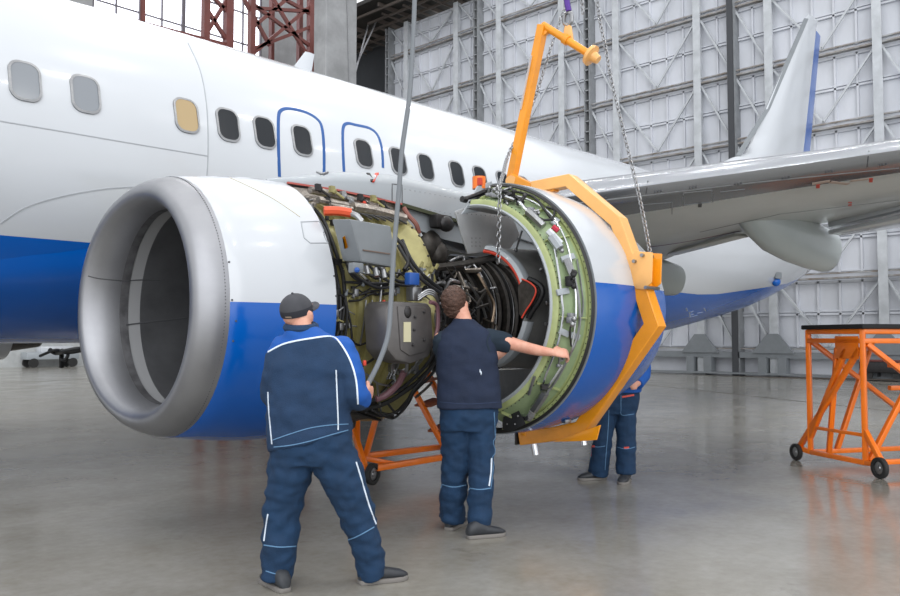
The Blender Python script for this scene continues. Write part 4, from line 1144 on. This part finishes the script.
wheel(W(-.24, -.04, .095), .095, .045, dbb, ws); wheel(W(1.28, -.04, .105), .105, .05, dbb, ws)
wheel(W(-.24, LB, .1), .1, .045, dbb, ws); wheel(W(1.28, LB, .1), .1, .05, dbb, ws)
# cart seen behind it
kt = empty('utility_trolley', onZ(884, 376, 0), 'dark low trolley standing behind the orange stand by the hangar door', 'trolley')
q = onZ(886, 381, 0); MB().box(q+V((0, 0, .45)), (.8, 1.4, .35)).build('trolley_body', DARKM, kt, bevel=.03)
MB().box(q+V((0, 0, .66)), (.7, 1.2, .06)).build('trolley_lid', RUST, kt, bevel=.01)
for dx in (-.3, .3):
    for dy in (-.5, .5): MB().lathe([(-.05, .02), (-.05, .2), (.05, .2), (.05, .02)], q+V((dx, dy, .2)), (1, 0, 0), 16).build('wheel', TYRE, kt)

# steps behind the engine, between the two workers
s0 = onZ(372, 338+1134/7.4, 0)
ss = empty('boarding_steps', s0, 'orange tubular steps on a wheel behind the engine between the two workers', 'steps')
def sp_(u, v, d): return P(u, v, d)
def ts(a, b, name='tube', r=.024): MB().beam(a, b, r*2, r*2).build(name, ORG, ss, bevel=.006)
ts(sp_(357, 380, 7.9), sp_(358, 462, 7.5), 'post'); ts(sp_(381, 400, 7.9), sp_(363, 466, 7.45), 'post')
ts(sp_(352, 425, 7.6), sp_(366, 470, 7.35), 'post')
ts(sp_(364, 456, 7.55), sp_(447, 446, 8.6), 'base_rail', .028); ts(sp_(376, 468, 7.4), sp_(450, 456, 8.1), 'base_rail', .028)
ts(sp_(364, 458, 7.5), sp_(394, 464, 7.6), 'base_rail'); 
L1 = (sp_(406, 375, 8.6), sp_(446, 450, 8.3)); L2_ = (sp_(427, 370, 8.9), sp_(460, 440, 8.7))
ts(*L1, 'stringer', .026); ts(*L2_, 'stringer', .026)
for k in (.12, .42, .76):
    a = L1[0].lerp(L1[1], k); b = L2_[0].lerp(L2_[1], k); m = MB().beam(a, b, .2, .025); m.build('tread', mat('tread_brown', '8A4A2C', .6), ss, bevel=.005)
    ts(a+V((0, 0, -.02)), b+V((0, 0, -.02)), 'tread_edge', .016)
ts(sp_(446, 446, 8.3), sp_(455, 446, 8.9), 'base_rail')
ts(sp_(357, 380, 7.9), sp_(427, 372, 8.9), 'top_rail')
wheel(P(372.5, 474, 7.35)+V((0, 0, 0)), .098, .05, rt*.86+HF*-.5, ss)
for (u, v, d) in ((447, 449, 8.4),): wheel(onZ(*(447, 338+1134/8.55), 0)+V((0, 0, .07)), .07, .04, rt, ss)

# ------------------------------------------------------------------ people
def flesh(mb, name, mats, parent, vox=.008, smooth=4, wr=0., wscale=.12, cls=None, seed=0):
    me, c = mb.mesh(name+'_src', mats)
    bm = bmesh.new(); bm.from_mesh(me); bmesh.ops.remove_doubles(bm, verts=bm.verts, dist=1e-6)
    bmesh.ops.recalc_face_normals(bm, faces=bm.faces); bm.to_mesh(me); bm.free()
    o = bpy.data.objects.new('tmp', me); COL.objects.link(o)
    m = o.modifiers.new('r', 'REMESH'); m.mode = 'VOXEL'; m.voxel_size = vox; m.use_smooth_shade = True
    m = o.modifiers.new('s', 'SMOOTH'); m.factor = .5; m.iterations = smooth
    dg = bpy.context.evaluated_depsgraph_get(); dg.update()
    new = bpy.data.meshes.new_from_object(o.evaluated_get(dg))
    bpy.data.objects.remove(o)
    if wr:
        ns = [v_.normal.copy() for v_ in new.vertices]
        for v_, n_ in zip(new.vertices, ns):
            q = (v_.co+V((seed*3.1, 0, 0)))
            f = noise.noise(V((q.x/wscale, q.y/wscale, q.z/(wscale*.55)))) + .5*noise.noise(V((q.x*2.3/wscale, q.y*2.3/wscale, q.z*3.2/wscale)))
            v_.co += n_*(f*wr)
    new.materials.clear()
    for m_ in (mats if isinstance(mats, list) else [mats]): new.materials.append(m_)
    if cls:
        for p in new.polygons: p.material_index = cls(p.center+c)
    new.shade_smooth() if hasattr(new, 'shade_smooth') else None
    new.name = name
    return link(name, new, c, parent)
def limb(mb, pts, rs, ends=(1, 1), seg=14, sm=True):
    mb.tube(pts, rs, seg=seg, sm=sm, n=4)
    if ends[0]: mb.ball(pts[0], rs[0], 12)
    if ends[1]: mb.ball(pts[-1], rs[-1], 12)
def torso(mb, lv, seg=28, pw=.85):
    rings = []
    for c, hw, dp, *o in lv:
        X = rt; tl = o[0] if o else 0
        Yv = V((-X.y, X.x, 0)).normalized()
        rings.append([c+(X+UPZ*tl)*(hw*(abs(math.cos(t))**pw)*(1 if math.cos(t) > 0 else -1))+Yv*(dp*(abs(math.sin(t))**pw)*(1 if math.sin(t) > 0 else -1)) for t in [2*PI*k/seg for k in range(seg)]])
    mb.loft(rings)
def hand(mb, w, d, pn, side, curl=.6, k=1., spread=.012):
    """w wrist, d direction, pn palm normal (fingers curl to it), side towards the thumb"""
    d = d.normalized(); pn = (pn-d*pn.dot(d)).normalized(); side = (side-d*side.dot(d)-pn*side.dot(pn)).normalized()
    rings = []
    for t, hw, th in ((-.01, .026, .02), (.02, .032, .017), (.05, .040, .015), (.085, .042, .013), (.095, .038, .011)):
        c = w+d*(t*k); rings.append([c+side*(hw*k*math.cos(a))+pn*(th*k*math.sin(a)) for a in [2*PI*q/12 for q in range(12)]])
    mb.loft(rings)
    for i, L in enumerate((.070, .078, .073, .058)):
        s = (.030-.020*i)*k; b = w+d*(.088*k)+side*s; cu = curl*(1+.06*i); p = b; ang = .15*cu; pts = [w+d*(.06*k)+side*s*.9, b]
        for seg_ in (.45, .32, .26):
            ang += cu*1.05; dd = d*math.cos(ang)+pn*math.sin(ang)+side*((1.2-i)*spread*4); p = p+dd.normalized()*(L*seg_*k); pts.append(p)
        mb.tube(pts, [.0095*k, .0095*k, .009*k, .0085*k, .0075*k], seg=8, n=2); mb.ball(pts[-1], .0075*k, 8)
    p0 = w+d*(.02*k)+side*(.028*k); p1 = p0+(d*.6+side*.6+pn*.3).normalized()*(.038*k); p2 = p1+(d*.85+side*.15+pn*.45).normalized()*(.03*k); p3 = p2+(d*.8-side*.1+pn*.5).normalized()*(.024*k)
    mb.tube([w+d*.0, p0, p1, p2, p3], [.014*k, .0135*k, .012*k, .0105*k, .0085*k], seg=8, n=2); mb.ball(p3, .0085*k, 8)
def head(mb, c, f, u_, k=1.):
    """c centre of the skull, f face direction, u_ up of the head"""
    f = f.normalized(); u_ = (u_-f*u_.dot(f)).normalized(); s = f.cross(u_).normalized(); ax = (s, f, u_)
    mb.ball(c+u_*.012*k, (.076*k, .096*k, .098*k), 20, ax)
    mb.ball(c+f*.03*k-u_*.045*k, (.058*k, .066*k, .075*k), 16, ax)
    mb.ball(c+f*.058*k-u_*.095*k, (.03*k, .03*k, .022*k), 12, ax)
    mb.tube([c+f*.09*k+u_*.012*k, c+f*.104*k-u_*.012*k, c+f*.115*k-u_*.034*k, c+f*.094*k-u_*.042*k], [.009*k, .011*k, .014*k, .011*k], seg=8)
    mb.ball(c+f*.088*k-u_*.066*k, (.024*k, .012*k, .009*k), 10, ax)
    for q in (-1, 1):
        mb.ball(c+f*.080*k+s*q*.03*k+u_*.028*k, (.022*k, .012*k, .008*k), 10, ax)
        mb.ball(c+s*q*.084*k-f*.002*k-u_*.012*k, (.013*k, .021*k, .034*k), 10, (s, (f+s*q*.4).normalized(), u_))
    return f, u_, s
def eyes(c, f, u_, s, parent, k=1.):
    for q in (-1, 1):
        e = c+f*.084*k+s*q*.03*k+u_*.008*k
        b = MB().ball(e, .0125*k, 12).build('eye', mat('eye_white', 'EDEBE6', .3), parent)
        MB().ball(e+f*.0085*k, .0062*k, 10).build('iris', mat('iris_brown', '4A3324', .3), b)
def shoe(heel, toe, parent, k=1., ln=.29):
    d = (toe-heel); d.z = 0; d.normalize(); s = V((-d.y, d.x, 0)); h = V((heel.x, heel.y, 0))
    def ring(t, hw, z0, z1, n=14):
        c = h+d*(t*ln)
        return [c+s*(hw*k*math.cos(a))+V((0, 0, (z0+z1)/2+(z1-z0)/2*math.copysign(abs(math.sin(a))**.7, math.sin(a)))) for a in [2*PI*q/n for q in range(n)]]
    up_ = MB().loft([ring(0, .026, .02, .07), ring(.05, .036, .018, .10), ring(.2, .040, .018, .125), ring(.36, .041, .018, .12), ring(.5, .044, .018, .088), ring(.7, .050, .018, .072), ring(.88, .045, .018, .058), ring(1, .022, .02, .04)]).build('shoe', SHOE, parent, smooth=1.2)
    pl = []
    for t, w_ in ((-.01, .02), (.02, .034), (.12, .041), (.4, .041), (.7, .053), (.88, .05), (.98, .032), (1.02, .014)): pl.append((t, w_))
    poly = [h+d*(t*ln)+s*w_*k for t, w_ in pl]+[h+d*(t*ln)-s*w_*k for t, w_ in pl[::-1]]
    MB().prism(poly, (0, 0, .026)).build('sole', SOLE, up_, bevel=.005)
    lc = MB()
    for t in (.38, .46, .54): lc.tube([h+d*(t*ln)+s*.03+V((0, 0, .118-(t-.38)*.25)), h+d*(t*ln)+V((0, 0, .128-(t-.38)*.3)), h+d*(t*ln)-s*.03+V((0, 0, .118-(t-.38)*.25))], .0035, seg=5)
    lc.build('laces', RUBBER, up_)
def shoe_at(ank, d, parent, k=1.):
    d = V(d); d.z = 0; d.normalize(); h = ank-d*.085; h.z = 0; shoe(h, h+d, parent, k)
def inside(poly, u, v):
    c = False
    for (a, b), (d, e) in zip(poly, poly[1:]+poly[:1]):
        if (b > v) != (e > v) and u < (d-a)*(v-b)/(e-b+1e-9)+a: c = not c
    return c
K1 = 4.6/810; K2 = 5.8/810; K3 = 8.0/810

# --- worker with the cap
m1 = empty('person', onZ(322, 586, 0), 'person in grey cap and navy jacket with royal blue shoulders, seen from behind', 'person')
d1 = 4.58
Q = lambda u, v, dd=0.: P(u, v, d1+dd)
f1 = (HF*.78+rt*.42+UPZ*.30).normalized(); hc1 = Q(297.5, 313.3, .02)
sk = MB(); F1 = head(sk, hc1, f1, UPZ*1-f1*.1-HF*.1, 1.05)
sk.tube([Q(299, 318, .0), Q(304, 338, -.02)], [.058, .066], seg=16)
torso(sk, [(Q(311, 440), .19, .11), (Q(311, 400), .18, .11), (Q(312, 360), .2, .11), (Q(312, 343), .17, .09), (Q(306, 334), .07, .06)])
limb(sk, [Q(297, 445), Q(286, 514, .03), Q(277, 578, -.02)], [.085, .058, .042]); limb(sk, [Q(330, 445), Q(356, 516, .05), Q(373, 572, .06)], [.085, .058, .042])
eR = Q(357, 393, -.03); wR = Q(366, 392, .24)
limb(sk, [Q(342, 347), eR, wR], [.05, .04, .027]); limb(sk, [Q(281, 347), Q(275, 396, .02), Q(290, 398, .26)], [.05, .04, .027])
hand(sk, wR, HF*.9+rt*.25-UPZ*.1, -rt*1.0+UPZ*.1, UPZ*1., .75, 1.05); hand(sk, Q(290, 398, .26), HF*.9+rt*.4, UPZ*.2+rt, UPZ*.5-rt*.5, .6, 1.05)
sb = MB(); 
limb(sk, [onZ(286, 586, 0)+V((0, 0, .06)), onZ(268, 580, 0)+V((0, 0, .045))], [.03, .022]); a_ = P(373, 578, d1+.06); a_.z = .065; limb(sk, [a_, a_+(rt*.8+HF*.35).normalized()*.1-V((0, 0, .015))], [.030, .022])
body1 = flesh(sk, 'body', SKIN, m1, .0075, 4)
eyes(hc1, *F1, body1)
tr = MB()
torso(tr, [(Q(311, 405), .20, .13), (Q(311, 432), .225, .15), (Q(311, 452), .228, .155), (Q(310, 464), .20, .14)])
limb(tr, [Q(294, 448), Q(288, 478), Q(282, 512, .02), Q(280, 545, .0), Q(277, 580, -.02)], [.135, .125, .108, .102, .088], (1, 0))
limb(tr, [Q(330, 448), Q(344, 482), Q(357, 514, .04), Q(366, 545, .05), Q(373, 578, .06)], [.135, .122, .104, .095, .078], (1, 0))
tro1 = flesh(tr, 'trousers', NAVYT, m1, .009, 5, .017, .13, seed=1)
jk = MB()
torso(jk, [(Q(310.5, 441), .232, .165, .24), (Q(310, 437), .240, .168, .24), (Q(309, 418), .238, .16), (Q(309, 390), .236, .155), (Q(311, 362), .232, .145), (Q(313, 347), .215, .125), (Q(312, 338), .17, .11), (Q(306, 331), .105, .088), (Q(302, 326), .078, .074)])
limb(jk, [Q(340, 351), Q(350, 372, -.03), Q(354, 392, -.04), Q(358, 400, .03), Q(363, 396, .17)], [.092, .082, .075, .068, .05], (1, 0))
limb(jk, [Q(283, 351), Q(276, 375, .0), Q(273, 394, .03), Q(280, 402, .12), Q(288, 400, .22)], [.088, .08, .07, .064, .05], (1, 0))
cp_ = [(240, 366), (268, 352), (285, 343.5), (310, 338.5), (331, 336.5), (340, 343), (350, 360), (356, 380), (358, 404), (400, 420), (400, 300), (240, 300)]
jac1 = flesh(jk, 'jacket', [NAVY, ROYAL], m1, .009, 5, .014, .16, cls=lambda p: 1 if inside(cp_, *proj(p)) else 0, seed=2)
J1 = bvh(jac1); T1 = bvh(tro1)
def rb(tr_, px, w, m_, par, nm='piping'): ribbon(tr_, px, w, nm, m_, par, .003)
rb(J1, cp_[1:9], .011, PIPING, jac1); rb(J1, [(336, 370), (337, 395), (338, 420), (338, 430)], .008, PIPING, jac1)
rb(J1, [(268, 392), (269, 412), (272, 444)], .008, PIPING, jac1); rb(J1, [(273, 440), (290, 434), (310, 428), (330, 425), (348, 424)], .006, STITCH, jac1, 'seam')
rb(J1, [(274, 447), (292, 445), (310, 441), (330, 435), (348, 430)], .006, STITCH, jac1, 'hem')
rb(T1, [(356, 462), (361, 478), (365, 492), (370, 508), (376, 524)], .011, PIPING, tro1); rb(T1, [(268, 514), (266, 526), (264, 541)], .009, PIPING, tro1)
rb(T1, [(264, 545), (280, 547), (298, 546)], .007, STITCH, tro1, 'seam'); rb(T1, [(345, 541), (358, 536), (374, 527)], .007, STITCH, tro1, 'seam')
rb(T1, [(266, 571), (277, 574), (288, 573)], .006, STITCH, tro1, 'seam')
col = MB().tube([Q(301, 327, -.0)+rt*(.078*math.cos(t))+HF*(.076*math.sin(t))+UPZ*(.0+.014*math.sin(t)) for t in [2*PI*q/16 for q in range(17)]], .024, seg=8, n=2)
col.build('collar', NAVY, jac1)
MB().box(Q(364.5, 363, -.0)+V((0, 0, 0)), (.02, .012, .03)).build('sleeve_tag', RED, jac1, bevel=.003)
# cap
cf, cu, cs_ = F1
cu2 = (cu-cf*.12).normalized(); cax = (cs_, cf, cu2); cc = hc1+cu*.022-cf*.004
cmz = MB(); rgs = []
for i in range(10):
    a = math.radians(-14+104*i/9); rgs.append([cc+cs_*(.086*math.cos(a)*math.cos(t))+cf*(.106*math.cos(a)*math.sin(t))+cu2*(.098*math.sin(a)-.012*math.cos(t*2)*0) for t in [2*PI*q/28 for q in range(28)]])
cmz.loft(rgs, mfun=lambda i, j: 1 if i < 2 else 0)
cap = cmz.build('cap', [CAPM, CAPD], m1, smooth=1.2)
br = MB(); rgs = []
for q in range(13):
    t = math.radians(25+130*q/12); o = V((math.cos(t), math.sin(t), 0)); r0 = cc+cs_*(.084*o.x)+cf*(.104*o.y)-cu2*.006
    ext = (math.sin((t-math.radians(25))/math.radians(130)*PI))**.6*.075
    e = r0+cf*ext+cs_*o.x*.01-cu2*(.012+abs(o.x)*.012)+cu2*.012
    rgs.append([r0+cu2*.003, e+cu2*.003, e-cu2*.003, r0-cu2*.003])
br.loft(rgs); br.build('cap_peak', CAPM, cap, smooth=.9)
MB().ball(cc+cu2*.1, .008, 8).build('cap_button', CAPM, cap)
MB().box(cc-cf*.104-cu2*.012+cs_*.02, (.04, .004, .008), (cs_, cf, cu2)).build('cap_strap', mat('tan_strap', '8A7A6C', .7), cap)
shoe(onZ(286, 593, 0), onZ(264, 580, 0), m1, 1.05); shoe_at(P(373, 578, d1+.06), rt*.8+HF*.35, m1, 1.05)

# --- worker in the vest
m2 = empty('person', onZ(470, 530, 0), 'person with brown hair in navy vest reaching one bare arm into the open cowl', 'person')
d2 = 5.82
Q = lambda u, v, dd=0.: P(u, v, d2+dd)
f2 = (HF*.85+rt*.3+UPZ*.25).normalized(); hc2 = Q(454.5, 303, .02)
sk = MB(); F2 = head(sk, hc2, f2, UPZ-HF*.15, 1.03)
sk.tube([Q(460, 308, .01), Q(465, 326, -.01)], [.056, .064], seg=16)
torso(sk, [(Q(470, 412), .18, .11), (Q(468, 380), .17, .11), (Q(467, 350), .19, .11), (Q(466, 336), .18, .09), (Q(465, 325), .07, .06)])
limb(sk, [Q(458, 412), Q(456, 470, .05), Q(453, 518, .12)], [.085, .058, .042]); limb(sk, [Q(482, 412), Q(481, 472, -.02), Q(481, 525, -.08)], [.085, .058, .042])
hp2, hn2 = hit(DB, 566, 354, .03); dh_ = (hp2-CAM).dot(fw); wr2 = P(553, 352.5, dh_-.13)
limb(sk, [Q(491, 337, .0), Q(517, 345, .0), P(536, 350, (d2+dh_)/2-.09), wr2], [.056, .046, .040, .027])
hand(sk, wr2, rt*.95+HF*.28-UPZ*.05, HF*.75-UPZ*.6, UPZ*1., .55, 1.1)
wl2 = Q(496, 357, .42)
limb(sk, [Q(441, 339), Q(446, 368, .18), Q(470, 362, .36), wl2], [.054, .043, .036, .027])
hand(sk, wl2, rt*.85+HF*.35+UPZ*.25, HF, UPZ*1., .35, 1.05)
for a, b in (((452, 530), (460, 523)), ((472, 538), (490, 536))): limb(sk, [onZ(*a, 0)+V((0, 0, .06)), onZ(*b, 0)+V((0, 0, .045))], [.03, .022])
body2 = flesh(sk, 'body', SKIN, m2, .0075, 4)
eyes(hc2, *F2, body2, 1.03)
ts_ = MB(); torso(ts_, [(Q(468, 380), .2, .13), (Q(467, 350), .205, .13), (Q(466, 336), .19, .11), (Q(465, 328), .09, .08), (Q(464.5, 324), .07, .07)])
limb(ts_, [Q(489, 339), Q(500, 341, .02), Q(510, 344, .03)], [.078, .072, .070], (1, 0)); limb(ts_, [Q(443, 341), Q(443, 352, .05), Q(446, 364, .15)], [.078, .07, .066], (1, 0))
tee = flesh(ts_, 'tshirt', TEE, m2, .009, 4, .006, .1, seed=3)
tr = MB(); torso(tr, [(Q(470, 396), .2, .13), (Q(469, 410), .212, .14), (Q(468, 420), .205, .14), (Q(467, 430), .19, .13)])
limb(tr, [Q(457, 418), Q(456, 442, .02), Q(455, 470, .05), Q(453, 495, .08), Q(452, 519, .12)], [.112, .106, .098, .098, .096], (1, 0))
limb(tr, [Q(481, 418), Q(481, 445, -.01), Q(481, 472, -.03), Q(480, 498, -.05), Q(479, 526, -.08)], [.11, .104, .092, .088, .086], (1, 0))
tro2 = flesh(tr, 'trousers', NAVYT, m2, .009, 5, .016, .13, seed=4)
vt = MB(); torso(vt, [(Q(470, 408), .236, .158), (Q(469.5, 405), .236, .158), (Q(468.5, 385), .226, .152), (Q(467, 362), .22, .145), (Q(466, 345), .215, .135), (Q(466, 335), .20, .115), (Q(466, 328), .15, .10), (Q(465, 322), .088, .08), (Q(464, 319), .07, .07)])
vst = flesh(vt, 'vest', VEST, m2, .009, 5, .009, .16, seed=5)
V2 = bvh(vst); T2 = bvh(tro2); E2 = bvh(tee)
rb(T2, [(494, 412), (495, 432), (495, 450), (493, 470), (491, 487)], .006, STITCH, tro2)
rb(T2, [(491.5, 458), (491, 472), (489, 486)], .013, PIPING, tro2)
rb(T2, [(441, 484), (453, 487), (466, 485)], .008, STITCH, tro2, 'seam'); rb(T2, [(469, 488), (480, 489.5), (491, 488)], .008, STITCH, tro2, 'seam')
rb(V2, [(440, 402), (468, 404), (500, 402)], .006, mat('vest_seam', '2C3A55', .9), vst, 'hem'); rb(V2, [(490, 333), (487, 342), (490, 352)], .012, TEE, vst, 'armhole')
for (u, v) in ((480, 371), (481, 373)): 
    p, n = hit(V2, u, v, .002)
    if p is not None: MB().ball(p, (.006, .004, .014), 6).build('paint_fleck', PIPING, vst)
hm = MB(); hf_, hu_, hs_ = F2
hm.ball(hc2+hu_*.028-hf_*.016, (.092, .106, .104), 18, (hs_, hf_, hu_)); hm.ball(hc2-hf_*.048-hu_*.030, (.068, .052, .07), 14, (hs_, hf_, hu_))
hm.ball(hc2+hu_*.06+hf_*.05, (.066, .05, .04), 12, (hs_, hf_, hu_))
for q in (-1, 1): hm.ball(hc2+hs_*q*.070-hf_*.03+hu_*.02, (.018, .035, .05), 10, (hs_, hf_, hu_))
flesh(hm, 'hair', HAIR, m2, .006, 3, .006, .03, seed=6)
shoe(onZ(448, 531, 0), onZ(466, 521, 0), m2, 1.05); shoe(onZ(467, 539, 0), onZ(505, 535, 0), m2, 1.05)

# --- worker behind the cowl
m3 = empty('person', onZ(606, 479, 0), 'person in navy work trousers with orange tags standing behind the open cowl', 'person')
d3 = 8.0
Q = lambda u, v, dd=0.: P(u, v, d3+dd)
f3 = (-HF*.75-rt*.5).normalized(); hc3 = Q(622, 322)
sk = MB(); F3 = head(sk, hc3, f3, UPZ, 1.0); sk.tube([Q(622, 328), Q(622, 344)], [.058, .064], seg=16)
torso(sk, [(Q(618, 404), .18, .11), (Q(620, 375), .17, .11), (Q(621, 355), .19, .11), (Q(622, 345), .17, .09), (Q(622, 340), .07, .06)])
limb(sk, [Q(609, 402), Q(604, 440, -.03), Q(598, 473, .02)], [.085, .058, .042]); limb(sk, [Q(627, 402), Q(626, 440, -.05), Q(626, 474, -.09)], [.085, .058, .042])
limb(sk, [Q(604, 347), Q(600, 372, -.05), Q(596, 370, -.3)], [.05, .04, .027]); limb(sk, [Q(640, 347), Q(644, 374), Q(636, 385, -.2)], [.05, .04, .027])
hand(sk, Q(596, 370, -.3), -HF, UPZ*.2+rt, UPZ, .5); hand(sk, Q(636, 385, -.2), -HF*.9-rt*.2, -rt, UPZ, .5)
for a_, b_ in ((P(598, 474, 8.02), -rt*.9-HF*.2), (P(626, 474, 7.91), -rt*.4-HF*.9)):
    a_ = V((a_.x, a_.y, .06)); limb(sk, [a_, a_+b_.normalized()*.1-V((0, 0, .012))], [.032, .022])
body3 = flesh(sk, 'body', SKIN, m3, .009, 4); eyes(hc3, *F3, body3)
tr = MB(); torso(tr, [(Q(619, 384), .19, .13), (Q(619, 396), .2, .14), (Q(618, 406), .2, .14), (Q(617, 414), .18, .13)])
limb(tr, [Q(608, 402), Q(604, 425, -.02), Q(602, 445, -.03), Q(598, 474, .02)], [.108, .1, .094, .1], (1, 0))
limb(tr, [Q(627, 402), Q(626, 425, -.04), Q(626, 445, -.06), Q(626, 474, -.09)], [.108, .1, .096, .098], (1, 0))
tro3 = flesh(tr, 'trousers', NAVYT, m3, .01, 5, .011, .13, seed=7)
jk = MB(); torso(jk, [(Q(619, 392), .22, .15), (Q(620, 375), .215, .15), (Q(621, 356), .215, .14), (Q(622, 347), .19, .12), (Q(622, 341), .09, .08)])
limb(jk, [Q(605, 350), Q(601, 368, -.03), Q(598, 370, -.2)], [.085, .072, .055], (1, 0)); limb(jk, [Q(638, 350), Q(644, 372), Q(638, 384, -.15)], [.085, .072, .055], (1, 0))
jac3 = flesh(jk, 'jacket', ROYAL, m3, .01, 5, .008, .15, seed=8)
hm = MB(); hf_, hu_, hs_ = F3; hm.ball(hc3+hu_*.026-hf_*.016, (.086, .098, .098), 16, (hs_, hf_, hu_)); hm.ball(hc3-hf_*.045-hu_*.02, (.066, .05, .06), 14, (hs_, hf_, hu_)); flesh(hm, 'hair', HAIR, m3, .008, 3, .005, .03)
T3 = bvh(tro3)
for q in ([(622, 397), (634, 395)], ): rb(T3, q, .02, RED, tro3, 'orange_tag')
for q in ([(591, 446), (595, 446.5)], [(624, 448), (629, 447.5)]): rb(T3, q, .02, RED, tro3, 'orange_tag')
rb(T3, [(590, 445), (597, 447), (605, 446)], .006, STITCH, tro3, 'seam'); rb(T3, [(617, 447), (626, 449), (635, 447)], .006, STITCH, tro3, 'seam')
rb(T3, [(621, 395), (621, 408), (622, 415), (634, 414)], .006, STITCH, tro3, 'seam'); rb(T3, [(609, 410), (608, 430), (606, 455), (605, 470)], .006, STITCH, tro3, 'seam')
shoe_at(P(598, 474, 8.02), -rt*.9-HF*.2, m3, 1.05); shoe_at(P(626, 474, 7.91), -rt*.4-HF*.9, m3, 1.05)
# ------------------------------------------------------------------ light
w = bpy.data.worlds.new('world'); SC.world = w; w.use_nodes = True
bg = w.node_tree.nodes['Background']; bg.inputs[0].default_value = (.95, .97, 1, 1); bg.inputs[1].default_value = 1.12
def lamp(loc, size, power, col=(1, .98, .95)):
    l = bpy.data.lights.new('ceiling_lamp', 'AREA'); l.shape = 'DISK'; l.size = size; l.energy = power; l.color = col
    o = bpy.data.objects.new('ceiling_lamp', l); COL.objects.link(o); o.location = loc
for x in (-3, 2.5, 8, 13.5, 19):
    for y in (-6, -1, 4, 9, 14.5): lamp((x, y, 15.5), .5, 55)
s = bpy.data.lights.new('fill_sun', 'SUN'); s.energy = 1.5; s.angle = math.radians(70); s.color = (.97, .98, 1)  # added wide fill sun from behind the camera, lifts the upright faces
so = bpy.data.objects.new('fill_sun', s); COL.objects.link(so); so.location = (-8, -8, 10)
so.rotation_euler = V((.62, .72, -.30)).to_track_quat('-Z', 'Y').to_euler()
SC.view_settings.view_transform = 'Standard'; SC.view_settings.look = 'None'
SC.view_settings.exposure = 0.2; SC.view_settings.gamma = 1
SC.view_settings.use_curve_mapping = False
